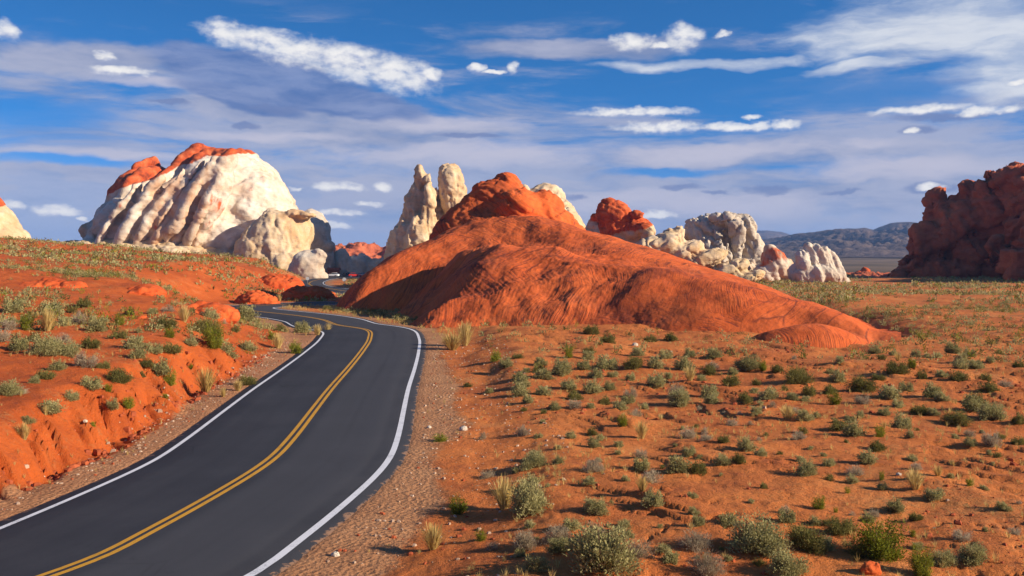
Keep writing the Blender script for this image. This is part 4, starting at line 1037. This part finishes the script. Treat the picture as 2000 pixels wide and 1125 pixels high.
def shrub_geo(kind, seed, dens=1.0, ls=1.0):
    rng = np.random.default_rng(seed); st = []
    if kind == 'straw':
        n = int(130 * dens); a = rng.uniform(0, 2 * np.pi, n); lean = rng.uniform(0.05, 0.75, n) ** 1.0; h = rng.uniform(0.45, 1.0, n)
        b = np.stack([np.cos(a) * 0.12 * rng.random(n), np.sin(a) * 0.12 * rng.random(n), 0 * a - 0.02], 1)
        tip = b + np.stack([np.cos(a) * lean * 0.62, np.sin(a) * lean * 0.62, h * np.sqrt(1 - lean ** 2 * 0.7)], 1)
        sd = np.stack([-np.sin(a), np.cos(a), 0 * a], 1) * 0.010; mid = (b + tip) / 2 + np.array([0, 0, 0.07])
        v = np.stack([b - sd, b + sd, mid + sd, mid - sd, mid - sd, mid + sd, tip + sd * 0.3, tip - sd * 0.3], 1).reshape(-1, 3)
        tone = np.repeat(rng.random(n), 2)
        return v, np.arange(len(v)).reshape(-1, 4), tone, np.zeros((0, 3)), np.zeros((0, 4), int)
    P = {'sage': (40, 34, 0.62, 0.095, 0.036), 'dark': (38, 32, 0.56, 0.085, 0.032), 'green': (34, 34, 0.85, 0.085, 0.028), 'grey': (34, 28, 0.64, 0.14, 0.016)}[kind]
    nb, nl, hh, ll, lw = P; ll *= ls; lw *= ls; nb = int(nb * dens ** 0.4); nl = int(nl * dens ** 0.6)
    th = rng.uniform(0, 2 * np.pi, nb); cz = rng.uniform(0.08, 1.0, nb); r = np.sqrt(1 - cz ** 2 * 0.92)
    rad = rng.uniform(0.55, 1.0, nb) ** 0.6 * rng.uniform(0.80, 1.12, nb); lop = 1 + 0.25 * np.sin(th * 2 + rng.uniform(0, 6))
    tips = np.stack([np.cos(th) * r * 0.45 * rad * lop, np.sin(th) * r * 0.45 * rad, cz * hh * rad], 1)
    if kind == 'green': tips[:, :2] *= 0.55 + 0.45 * (tips[:, 2:3] / hh)
    c, d, tn = [], [], []
    for tp in tips:
        k = nl; f = rng.beta(3.0, 1.2, k)[:, None]; q = tp * f + rng.normal(size=(k, 3)) * np.array([0.055, 0.055, 0.045]); q[:, 2] = np.maximum(q[:, 2], 0.01)
        c.append(q); dd = tp / np.linalg.norm(tp) + rng.normal(size=(k, 3)) * 0.55 + np.array([0, 0, 0.5]); d.append(dd)
        tn.append(np.clip(rng.normal(0.5, 0.22) + rng.normal(size=k) * 0.16, 0, 1))
    c, d, tn = np.vstack(c), np.vstack(d), np.concatenate(tn)
    v = leaves_at(c, d, rng.uniform(0.6, 1.25, len(c)) * ll, rng.uniform(0.7, 1.2, len(c)) * lw, rng)
    sv, sf = [], []
    for tp in tips[:: 2]:
        b = np.array([rng.normal() * 0.03, rng.normal() * 0.03, -0.03]); m = tp * 0.5 + np.array([0, 0, -0.03]) + rng.normal(size=3) * 0.02
        for a0, a1, r0, r1 in ((b, m, 0.014, 0.009), (m, tp * 0.92, 0.009, 0.003)):
            ax_ = a1 - a0; u = np.cross(ax_, [0.3, 0.5, 0.81]); u /= np.linalg.norm(u); w_ = np.cross(ax_, u); w_ /= np.linalg.norm(w_); i0 = len(sv)
            for cc, rr in ((a0, r0), (a1, r1)):
                for k in range(3): an = k * 2.094; sv.append(cc + (u * math.cos(an) + w_ * math.sin(an)) * rr)
            for k in range(3): sf.append((i0 + k, i0 + (k + 1) % 3, i0 + 3 + (k + 1) % 3, i0 + 3 + k))
    return v, np.arange(len(v)).reshape(-1, 4), tn, np.array(sv), np.array(sf)


KIND_NAME = {'sage': 'sagebrush', 'dark': 'blackbrush', 'green': 'creosote_bush', 'grey': 'dry_shrub', 'straw': 'grass_tuft'}
KIND_TEXT = {'sage': 'grey-green sagebrush', 'dark': 'dark olive shrub', 'green': 'bright green bush', 'grey': 'dry grey shrub', 'straw': 'straw-coloured grass tuft'}
PROTO = {}
for k in KIND_NAME:
    for vr in range(8):                                        # 0-2 middle size, 3-5 small, 6-7 large and fine-leaved
        v, f, tn, sv, sf = shrub_geo(k, 100 + vr * 7 + len(k) * 31, (2.2 if vr < 3 else 0.9) if vr < 6 else (5.0 if k != 'straw' else 2.5), (0.8 if vr < 3 else 1.1) if vr < 6 else 0.55)
        o = mesh_np('foliage', v, f, LM[k], smooth=False, attrs={'tone': ('FACE', tn)}); me = o.data; bpy.data.objects.remove(o); sm = None
        if len(sv): o = mesh_np('stems', sv, sf, M_STEM, smooth=False); sm = o.data; bpy.data.objects.remove(o)
        PROTO[k, vr] = (me, sm)

HAND = [  # photo column, row of the foot, width in photo pixels, kind[, own label]
 (1722, 1092, 138, 'green', 'large dark green creosote bush in the right foreground, biggest bush in the picture', 0.70), (1683, 1086, 66, 'dark', 'dark olive shrub pressed against the left of the biggest creosote bush'), (1180, 1118, 150, 'sage', 'widest sagebrush at the bottom edge, right of the road'),
 (895, 1004, 44, 'green', 'bright green bush nearest the gravel shoulder in the foreground', 0.9), (845, 1072, 54, 'straw', 'pale spiky tuft at the foot of the low bank beside the shoulder'), (860, 862, 38, 'green', 'low green bush alone on the gravel shoulder', 0.45), (939, 1058, 30, 'green'),
 (1035, 1000, 92, 'sage'), (985, 992, 56, 'straw'), (1038, 952, 40, 'sage'), (1150, 948, 32, 'sage'), (1163, 996, 52, 'sage'), (1275, 986, 48, 'sage'), (1219, 1020, 30, 'sage'), (1035, 1032, 27, 'sage'), (1116, 1038, 38, 'sage'), (1163, 1060, 50, 'grey'),
 (1224, 1056, 38, 'sage'), (1294, 1076, 30, 'sage'), (1026, 1072, 58, 'grey'), (1089, 1060, 62, 'grey'), (1094, 1084, 50, 'sage'), (1049, 1118, 56, 'sage'), (1247, 1095, 60, 'grey'), (1042, 912, 56, 'sage'), (1090, 907, 24, 'sage'), (1159, 920, 50, 'grey'), (1252, 914, 42, 'sage'),
 (1273, 938, 46, 'grey'), (1222, 945, 20, 'sage'), (1008, 923, 20, 'sage'), (952, 932, 34, 'grey'), (943, 857, 22, 'grey'), (1020, 850, 32, 'grey'), (1215, 836, 30, 'green'), (1253, 857, 30, 'straw'), (1083, 800, 24, 'sage'), (1121, 798, 33, 'grey'), (1031, 787, 26, 'sage'), (1015, 773, 40, 'sage'),
 (1062, 771, 34, 'sage'), (1110, 760, 34, 'sage'), (1211, 801, 30, 'sage'), (1242, 815, 32, 'grey'), (1190, 758, 28, 'sage'), (1231, 770, 30, 'grey'), (1282, 752, 46, 'sage'), (914, 756, 21, 'dark'), (955, 768, 20, 'sage'), (1015, 741, 30, 'sage'), (988, 718, 34, 'sage'), (968, 706, 25, 'green'),
 (1012, 700, 24, 'dark'), (1056, 713, 30, 'sage'), (1096, 730, 52, 'sage'), (1060, 740, 38, 'sage'), (1110, 700, 26, 'green'), (1150, 690, 24, 'dark'), (1163, 737, 34, 'sage'), (1197, 735, 24, 'sage'), (1231, 743, 26, 'sage'), (1238, 720, 50, 'dark'), (1184, 720, 48, 'sage'), (1188, 669, 32, 'dark'), (1155, 655, 38, 'dark'),
 (883, 683, 56, 'straw', 'tall pale grass clump where the road shoulder meets the red hill', 0.7), (908, 676, 42, 'straw'), (1480, 1078, 118, 'sage', 'long low sagebrush in the foreground left of the biggest creosote bush'), (1574, 1070, 90, 'dark'), (1612, 1070, 44, 'sage'), (1358, 1068, 62, 'grey'), (1309, 1100, 40, 'sage'),
 (1641, 1038, 62, 'dark'), (1423, 1026, 44, 'sage'), (1363, 1024, 34, 'sage'), (1536, 1020, 38, 'sage'), (1599, 992, 36, 'green'), (1749, 1002, 40, 'sage'), (1879, 1054, 40, 'grey'), (1843, 1100, 54, 'sage'), (1902, 1096, 60, 'sage'), (1800, 1124, 66, 'green'), (1538, 1124, 86, 'sage'), (1380, 1124, 72, 'grey'),
 (1960, 1006, 32, 'sage'), (1825, 977, 40, 'sage'), (1787, 958, 38, 'straw'), (1893, 958, 20, 'green'), (1832, 940, 24, 'straw'), (1722, 940, 18, 'green'), (1693, 908, 36, 'sage'), (1670, 928, 34, 'grey'), (1664, 944, 28, 'sage'), (1574, 926, 52, 'sage'), (1619, 910, 30, 'sage'), (1563, 903, 22, 'sage'),
 (1713, 885, 42, 'dark'), (1789, 924, 26, 'grey'), (1780, 906, 26, 'sage'), (1410, 908, 36, 'sage'), (1444, 906, 32, 'dark'), (1363, 922, 42, 'dark'), (1325, 920, 48, 'sage'), (1457, 883, 38, 'sage'), (1560, 865, 32, 'grey'), (1718, 861, 28, 'green'), (1666, 857, 42, 'sage'), (1639, 846, 34, 'dark'),
 (1661, 832, 22, 'sage'), (1572, 829, 36, 'sage'), (1538, 827, 34, 'straw'), (1430, 834, 28, 'grey'), (1343, 856, 36, 'grey'), (1762, 837, 44, 'sage'), (1870, 828, 50, 'dark'), (1938, 818, 52, 'sage'), (1796, 808, 40, 'dark'), (1823, 812, 28, 'sage'), (1900, 801, 46, 'sage'), (1990, 828, 34, 'dark'),
 (1937, 882, 44, 'grey'), (1895, 882, 30, 'sage'), (1990, 870, 32, 'dark'), (1727, 811, 28, 'sage'), (1753, 796, 26, 'sage'), (1769, 763, 32, 'sage'), (1738, 777, 46, 'sage'), (1821, 775, 42, 'sage'), (1839, 783, 32, 'sage'), (1904, 786, 42, 'dark'), (1872, 746, 38, 'dark'), (1933, 762, 36, 'dark'),
 (1621, 769, 34, 'dark'), (1682, 764, 54, 'dark'), (1715, 741, 30, 'dark'), (1751, 728, 50, 'dark'), (1780, 720, 28, 'green'), (1558, 748, 62, 'dark'), (1428, 758, 40, 'dark'), (1327, 786, 52, 'sage'), (1464, 724, 52, 'sage'), (1336, 722, 42, 'sage'), (1491, 727, 24, 'green'), (1432, 732, 24, 'sage'),
 (1861, 691, 32, 'sage'), (1395, 700, 34, 'sage'), (1300, 700, 30, 'sage'), (1270, 668, 30, 'dark'), (1310, 665, 32, 'dark'), (1370, 745, 24, 'sage'),
 (15, 772, 52, 'sage'), (38, 768, 30, 'grey'), (88, 740, 42, 'dark'), (112, 724, 32, 'sage'), (67, 750, 26, 'sage'), (177, 757, 46, 'sage'), (231, 748, 60, 'dark'), (139, 787, 32, 'sage'), (99, 804, 48, 'sage'), (88, 811, 22, 'straw'), (54, 822, 26, 'sage'), (182, 830, 16, 'green'), (323, 784, 19, 'green'),
 (211, 764, 22, 'green'), (287, 718, 28, 'dark'), (168, 716, 48, 'grey'), (202, 720, 30, 'dark'), (373, 713, 20, 'green'), (314, 735, 46, 'sage'), (332, 750, 32, 'green'), (402, 765, 48, 'straw'), (483, 751, 38, 'dark'), (436, 775, 22, 'straw'), (465, 763, 24, 'straw'), (577, 690, 40, 'green', 'dark green bush standing at the left edge of the road before the bend', 0.8),
 (47, 860, 30, 'straw'), (85, 693, 60, 'sage'), (36, 684, 46, 'sage'), (130, 694, 52, 'sage'), (177, 679, 44, 'dark'), (121, 668, 34, 'grey'), (234, 660, 34, 'dark'), (335, 694, 42, 'dark'), (418, 680, 60, 'green'), (436, 690, 48, 'sage'), (402, 653, 60, 'dark'), (373, 675, 32, 'sage'), (485, 684, 36, 'sage'), (543, 680, 28, 'straw'),
 (300, 688, 36, 'sage'), (270, 700, 34, 'sage'), (325, 640, 44, 'dark'), (100, 615, 48, 'sage'), (25, 610, 44, 'sage'), (165, 600, 34, 'dark'), (480, 625, 46, 'sage'), (410, 622, 40, 'sage'), (620, 655, 24, 'straw'), (640, 648, 20, 'straw'), (590, 650, 36, 'sage'),
]
plants = []                                                    # x, y, z, width m, kind, px, py, wpx, own label, height factor
def add_plants(rows, jitter=0):
    px = np.array([r[0] for r in rows], float); py = np.array([r[1] for r in rows], float)
    X, Y, Z = unproj(px, py)
    for r, x, y, z in zip(rows, X, Y, Z):
        plants.append((float(x), float(y), float(z), r[2] * float(y) / F, r[3], r[0], r[1], r[2], r[4] if len(r) > 4 else None, r[5] if len(r) > 5 else 1.0))
add_plants(HAND)


def free_spot(x, y, s, mound=True):
    ok = (np.abs(s) > HW + 2.0) & ~((s > 0) & (s < HW + 3.6) & (y < 62))
    hz = hill_z(x, y, False)[0]; gz = zg(x, y, s, False)
    return ok & (hz < gz - 0.05) & (y > 14)


def scatter_px(n, x0, x1, y0, y1, wid, seed):
    rng = np.random.default_rng(seed); got = 0; rows = []
    px = rng.uniform(x0, x1, n * 6); py = rng.uniform(y0, y1, n * 6)
    X, Y, Z = unproj(px, py); s = road_dist(X, Y); ok = free_spot(X, Y, s) & (Y < 130)
    taken = [(p[5], p[6], p[7]) for p in plants]
    for i in np.where(ok)[0]:
        if got >= n: break
        if left_dens(X[i], Y[i]) < rng.random(): continue
        wm = rng.uniform(*wid); wp = wm * F / Y[i]
        if any(abs(px[i] - a) < (wp + c) * 0.42 and abs(py[i] - b) < 9 + 0.10 * wp for a, b, c in taken): continue
        kd = rng.choice(['sage', 'dark', 'grey', 'green', 'straw'], p=[0.54, 0.22, 0.15, 0.05, 0.04])
        rows.append((px[i], py[i], wp, kd)); taken.append((px[i], py[i], wp)); got += 1
    add_plants(rows)
def left_dens(x, y): return float(np.clip(0.55 + 1.5 * fbm2(np.array([x * 0.05]), np.array([y * 0.05]), 2, 0.5, 7.0)[0], 0.15, 1))
scatter_px(62, 0, 640, 585, 700, (0.5, 1.0), 1)
scatter_px(12, 0, 420, 700, 800, (0.3, 0.6), 2)
scatter_px(52, 930, 1990, 690, 790, (0.4, 0.85), 3)
scatter_px(56, 980, 1990, 790, 900, (0.18, 0.45), 4)
scatter_px(46, 960, 1990, 900, 1110, (0.12, 0.36), 5)

ORD = ['first', 'second', 'third', 'fourth', 'fifth', 'sixth', 'seventh', 'eighth', 'ninth', 'tenth', 'eleventh', 'twelfth', 'thirteenth', 'fourteenth', 'fifteenth', 'sixteenth', 'seventeenth', 'eighteenth']
def cell(px, py, x, y):
    if px < 850 and road_dist(np.array([x]), np.array([y]))[0] < 0:
        row = 'on the bank above the road' if py > 780 else 'low on the left slope' if py > 725 else 'midway up the left slope' if py > 675 else 'well up the left slope' if py > 635 else 'high on the left slope'
        colm = 'at the left edge' if px < 130 else 'under the pale dome' if px < 260 else 'towards the road' if px < 420 else 'beside the road bend'
    else:
        row = 'in the nearest row' if py > 1040 else 'in the near foreground' if py > 965 else 'in the foreground' if py > 895 else 'in the middle distance' if py > 825 else 'beyond the middle plain' if py > 765 else 'towards the red hill' if py > 718 else 'at the red hill foot'
        colm = 'beside the gravel shoulder' if px < 1000 else 'below the hill summit' if px < 1170 else 'below the red-headed rock' if px < 1330 else 'below the grey cluster' if px < 1500 else 'below the fluted rock' if px < 1680 else 'left below the cliff' if px < 1840 else 'right below the cliff'
    return row, colm
cells = {}
for i, p in enumerate(plants):
    if p[8] is None: cells.setdefault((p[4],) + cell(p[5], p[6], p[0], p[1]), []).append(i)
lab = {}
for (kd, row, colm), ids in cells.items():
    ids.sort(key=lambda i: plants[i][5])
    for j, i in enumerate(ids):
        lab[i] = f"{KIND_TEXT[kd]} {row} {colm}" if len(ids) == 1 else f"leftmost {KIND_TEXT[kd]} {row} {colm}" if j == 0 else f"rightmost {KIND_TEXT[kd]} {row} {colm}" if j == len(ids) - 1 else f"{ORD[min(j, 17)]} {KIND_TEXT[kd]} from left, {row} {colm}"
GRP = {'sage': 'sagebrush on the desert plain', 'dark': 'dark shrubs on the desert plain', 'green': 'green bushes on the desert plain', 'grey': 'dry shrubs on the desert plain', 'straw': 'dry grass tufts on the desert plain'}
rng = np.random.default_rng(77)
for i, (x, y, z, wm, kd, px, py, wp, own, hf) in enumerate(plants):
    vr = 6 + int(rng.integers(0, 2)) if wp >= 50 else int(rng.integers(0, 3)) if wp >= 24 else 3 + int(rng.integers(0, 3)); me, sm = PROTO[kd, vr]
    sc_ = (wm * rng.uniform(1.08, 1.3), wm * rng.uniform(1.0, 1.25), wm * rng.uniform(0.95, 1.3) * hf); rz = float(rng.uniform(0, 6.28))
    e = empty(KIND_NAME[kd], (x, y, z - 0.02), rz); e.scale = sc_
    o = bpy.data.objects.new('foliage', me); COL.objects.link(o); o.parent = e
    if sm is not None and wp >= 24: o = bpy.data.objects.new('stems', sm); COL.objects.link(o); o.parent = e
    tag(e, own or lab[i], {'straw': 'grass tuft'}.get(kd, 'shrub'), GRP[kd])

# ------------------------------------------------------------------ what nobody could count
def scatter_mesh(name, pos, size, geo, mats, kinds, rng, hscale=None):
    """one joined mesh of many small copies of a few template clumps; geo: list of (verts(n,4,3), tones)"""
    V_, T_, M_ = [], [], []
    var = rng.integers(0, 1 << 20, len(pos))
    for k in range(len(mats)):
        for g, (gv, gt) in enumerate(geo[k]):
            ii = np.where((kinds == k) & (var % len(geo[k]) == g))[0]
            if not len(ii): continue
            a = rng.uniform(0, 2 * np.pi, len(ii)); c, s = np.cos(a)[:, None], np.sin(a)[:, None]; q = gv.reshape(-1, 3)
            sz = size[ii][:, None]; X_ = (q[None, :, 0] * c - q[None, :, 1] * s) * sz; Y_ = (q[None, :, 0] * s + q[None, :, 1] * c) * sz; Z_ = q[None, :, 2] * sz
            w_ = np.stack([X_, Y_, Z_], -1) + pos[ii][:, None, :]
            V_.append(w_.reshape(-1, 3)); T_.append(np.tile(gt, len(ii)) * 0.6 + np.repeat(rng.random(len(ii)), len(gt)) * 0.4); M_.append(np.full(len(ii) * len(gt), k))
    V_ = np.vstack(V_); o = mesh_np(name, V_, np.arange(len(V_)).reshape(-1, 4), mats, smooth=False, attrs={'tone': ('FACE', np.concatenate(T_))}, mat_index=np.concatenate(M_))
    tag(o, kind='stuff'); return o
def clump(kind, seed, n, ls):
    v, f, tn, _, _ = shrub_geo(kind, seed, 1.0); r = np.random.default_rng(seed).choice(len(f), n, replace=False)
    q = v.reshape(-1, 4, 3)[r]; c = q.mean(1, keepdims=True); return (c + (q - c) * ls, tn[r])


def fits(x, y):
    s = road_dist(x, y); g = free_spot(x, y, s); return g, s
def polar(n, r0, r1, a0, a1, rng, pw=1.0):
    r = r0 * (r1 / r0) ** (rng.random(n) ** pw); a = np.radians(rng.uniform(a0, a1, n)); return r * np.sin(a), r * np.cos(a)
rng = np.random.default_rng(9)
x, y = polar(46000, 48, 330, -36, 36, rng)
g, s = fits(x, y); dn = 0.50 + 1.5 * fbm2(x * 0.045, y * 0.045, 3, 0.5, 7.0) + 0.35 * sst(110, 140, y)
dn = np.where(s > 0, dn * (0.10 + 0.90 * sst(60, 100, y)), dn * (0.45 + 0.55 * sst(55, 80, y)) + 0.18 * sst(85, 105, y))
g &= rng.random(len(x)) < np.clip(dn, 0.04, 1)
x, y = x[g], y[g]; z = zg(x, y); kinds = rng.choice(4, len(x), p=[0.40, 0.30, 0.10, 0.20]); far_ = y > 105
LMS = [LM['sage'], LM['dark'], LM['green'], LM['straw']]; KS = ['sage', 'dark', 'green', 'straw']
pos = np.stack([x, y, z - 0.02], 1); size = rng.uniform(0.45, 1.1, len(x)) * (1 + 0.35 * far_) * np.where(kinds == 3, 0.42, 1.0)
for nm, sel, n_, ls in (('desert_scrub', ~far_, 40, 2.0), ('distant_scrub', far_, 10, 4.0)):
    scatter_mesh(nm, pos[sel], size[sel], [[clump(k, 300 + j, n_ if k != 'straw' else min(n_, 30), ls if k != 'straw' else 1.8) for j in range(4)] for k in KS], LMS, kinds[sel], rng)

# tall pale grass along the road beyond the bend, and thin dry grass on the near plain
n = 2600; i = rng.integers(0, len(ROAD), n); off = np.where(rng.random(n) < 0.62, rng.uniform(HW + 0.5, HW + 2.6, n), -rng.uniform(HW + 0.6, HW + 2.6, n))
x = ROAD[i, 0] + ROADN[i, 0] * off; y = ROAD[i, 1] + ROADN[i, 1] * off
k_ = (y > 58) & (y < 135) & (np.abs(road_dist(x, y)) > HW + 0.4) & ((off > 0) | (rng.random(n) < 0.6)); x, y = x[k_], y[k_]
pos1 = np.stack([x, y, zg(x, y) - 0.02], 1); s1 = rng.uniform(0.22, 0.48, len(x))
xa, ya = polar(9000, 15, 60, -34, 34, rng, 0.8); g, s = fits(xa, ya); g &= rng.random(len(xa)) < np.clip(0.30 + 1.4 * fbm2(xa * 0.12, ya * 0.12, 3, 0.5, 17.0), 0.03, 1); xa, ya = xa[g], ya[g]
pos2 = np.stack([xa, ya, zg(xa, ya) - 0.01], 1); s2 = rng.uniform(0.08, 0.24, len(xa))
xb = rng.integers(0, len(ROAD), 1500); ob = np.where(rng.random(1500) < 0.5, rng.uniform(HW + 0.5, HW + 4.5, 1500), -rng.uniform(HW + 0.5, HW + 2.2, 1500)); xc = ROAD[xb, 0] + ROADN[xb, 0] * ob; yc = ROAD[xb, 1] + ROADN[xb, 1] * ob
g = (yc > 13) & (yc < 62); xc, yc = xc[g], yc[g]; pos3 = np.stack([xc, yc, zg(xc, yc) - 0.01], 1); s3 = rng.uniform(0.08, 0.22, len(xc))
gp = [[clump('straw', 500 + j, 26, 1.6) for j in range(4)], [clump('sage', 520 + j, 30, 1.8) for j in range(3)]]
allp = np.vstack([pos1, pos2, pos3]); scatter_mesh('dry_grass', allp, np.concatenate([s1, s2, s3]), gp, [LM['straw'], LM['sage']], (rng.random(len(allp)) < 0.22).astype(int), rng)

# stones: gravel of the shoulders and loose rubble
def stone_geo(seed):
    r = np.random.default_rng(seed); a = np.arange(5) * 2 * np.pi / 5 + r.uniform(0, 1); q = []
    rg = np.stack([np.cos(a) * r.uniform(0.8, 1.5), np.sin(a), np.zeros(5)], 1) * r.uniform(0.34, 0.52, (5, 1)); rg[:, 2] = r.uniform(0.10, 0.24, 5)
    tp = rg * np.array([0.62, 0.62, 0]) + np.array([r.normal() * 0.05, r.normal() * 0.05, 0]); tp[:, 2] = r.uniform(0.26, 0.40, 5); lo_ = rg * np.array([1.05, 1.05, 0]) + np.array([0, 0, -0.2])
    for k in range(5): j = (k + 1) % 5; q.append([lo_[k], lo_[j], rg[j], rg[k]]); q.append([rg[k], rg[j], tp[j], tp[k]])
    q.append([tp[0], tp[1], tp[2], tp[3]]); q.append([tp[0], tp[3], tp[4], tp[4]])
    return np.array(q), r.random(12) * 0.3 + r.random() * 0.7
MS = leaf_mat('pale_stone', (0.32, 0.20, 0.13), (0.46, 0.32, 0.22), (0.64, 0.53, 0.43), 0); MR = leaf_mat('red_stone', (0.20, 0.045, 0.022), (0.38, 0.090, 0.034), (0.50, 0.15, 0.06), 0)
xb = rng.integers(0, int(110 / 0.5), 6500); ob = np.where(rng.random(6500) < 0.6, rng.uniform(HW + 0.35, HW + 4.8, 6500), -rng.uniform(HW + 0.35, HW + 2.0, 6500)); x = ROAD[xb, 0] + ROADN[xb, 0] * ob; y = ROAD[xb, 1] + ROADN[xb, 1] * ob
g = (y > 12) & (y < 60) & (np.abs(road_dist(x, y)) > HW + 0.3); x, y = x[g], y[g]; sz = 0.035 + 0.10 * rng.random(len(x)) ** 4
xr, yr = polar(7000, 15, 58, -34, 34, rng, 0.8); g, s = fits(xr, yr); g &= rng.random(len(xr)) < np.clip(0.35 + 1.5 * fbm2(xr * 0.1, yr * 0.1, 3, 0.5, 27.0), 0.03, 1); xr, yr = xr[g], yr[g]; sr = 0.04 + 0.18 * rng.random(len(xr)) ** 5
xl = rng.integers(0, int(110 / 0.5), 1600); ol = -(HW + 1.3 + np.abs(rng.normal(0, 0.45, 1600))); xk = ROAD[xl, 0] + ROADN[xl, 0] * ol; yk = ROAD[xl, 1] + ROADN[xl, 1] * ol; g = (yk > 12) & (yk < 52); xk, yk = xk[g], yk[g]; sk = 0.05 + 0.26 * rng.random(len(xk)) ** 4
px_, py_ = np.concatenate([x, xr, xk]), np.concatenate([y, yr, yk]); kd = np.concatenate([(rng.random(len(x)) < 0.25), rng.random(len(xr)) < 0.96, rng.random(len(xk)) < 0.85]).astype(int)
scatter_mesh('gravel', np.stack([px_, py_, zg(px_, py_)], 1), np.concatenate([sz, sr, sk]), [[stone_geo(j) for j in range(4)], [stone_geo(j + 9) for j in range(4)]], [MS, MR], kd, rng)

# a few stones that stand out singly
for px, py, wpx, lab_ in [(905, 842, 16, 'white stone at the edge of the gravel shoulder beside a straw tuft'), (1240, 676, 12, 'white stone on the plain close under the red hill'), (1755, 936, 11, 'white stone beside a straw tuft below the cliff'), (655, 1086, 16, 'white stone on the gravel shoulder at the bottom of the picture'),
                          (166, 838, 9, 'small white stone on the orange bank left of the road'), (1700, 1120, 40, 'orange-red stone at the bottom edge below the biggest creosote bush'), (838, 836, 9, 'pale stone on the shoulder near the low green bush')]:
    X_, Y_, Z_ = [float(q[0]) for q in unproj(px, py)]
    zp = CAMZ + (HY - py) / F * Y_
    so_ = rock('stone', Y_, [(px, py - wpx * 0.15, wpx * 0.5, wpx * 0.36, 8, 0, wpx * 0.4), (px + wpx * 0.2, py - wpx * 0.05, wpx * 0.3, wpx * 0.25, 0, 0, wpx * 0.3)], MAT_REDROCK if 'orange-red' in lab_ else MAT_GREY, wpx * Y_ / F / 12, zp - 0.10, 0.02,
         [('fbm', 0.10 * wpx * Y_ / F, 3.0 / (wpx * Y_ / F), px)], label=lab_, cat='stone', group='loose stones')
    so_.location.z += Z_ - zp                                   # seat it on the bumpy ground

# ------------------------------------------------------------------ the air: thin even haze round the whole place
def build_haze():
    x0, x1, y0, y1, z0, z1 = -6700, 6700, -6700, 6700, -36.0, 140.0
    v = [(x, y, z) for x in (x0, x1) for y in (y0, y1) for z in (z0, z1)]
    f = [(0, 1, 3, 2), (4, 6, 7, 5), (0, 4, 5, 1), (2, 3, 7, 6), (0, 2, 6, 4), (1, 5, 7, 3)]
    me = bpy.data.meshes.new('haze'); me.from_pydata(v, [], f)
    m = bpy.data.materials.new('haze_air'); m.use_nodes = True; nt = m.node_tree; nt.nodes.remove(nt.nodes['Principled BSDF'])
    pv = nt.nodes.new('ShaderNodeVolumePrincipled'); pv.inputs['Color'].default_value = (0.30, 0.52, 1.0, 1); pv.inputs['Density'].default_value = 0.00011; pv.inputs['Anisotropy'].default_value = 0.0
    nt.links.new(pv.outputs[0], nt.nodes['Material Output'].inputs['Volume'])
    me.materials.append(m); o = bpy.data.objects.new('haze', me); COL.objects.link(o); tag(o, kind='stuff')
build_haze()
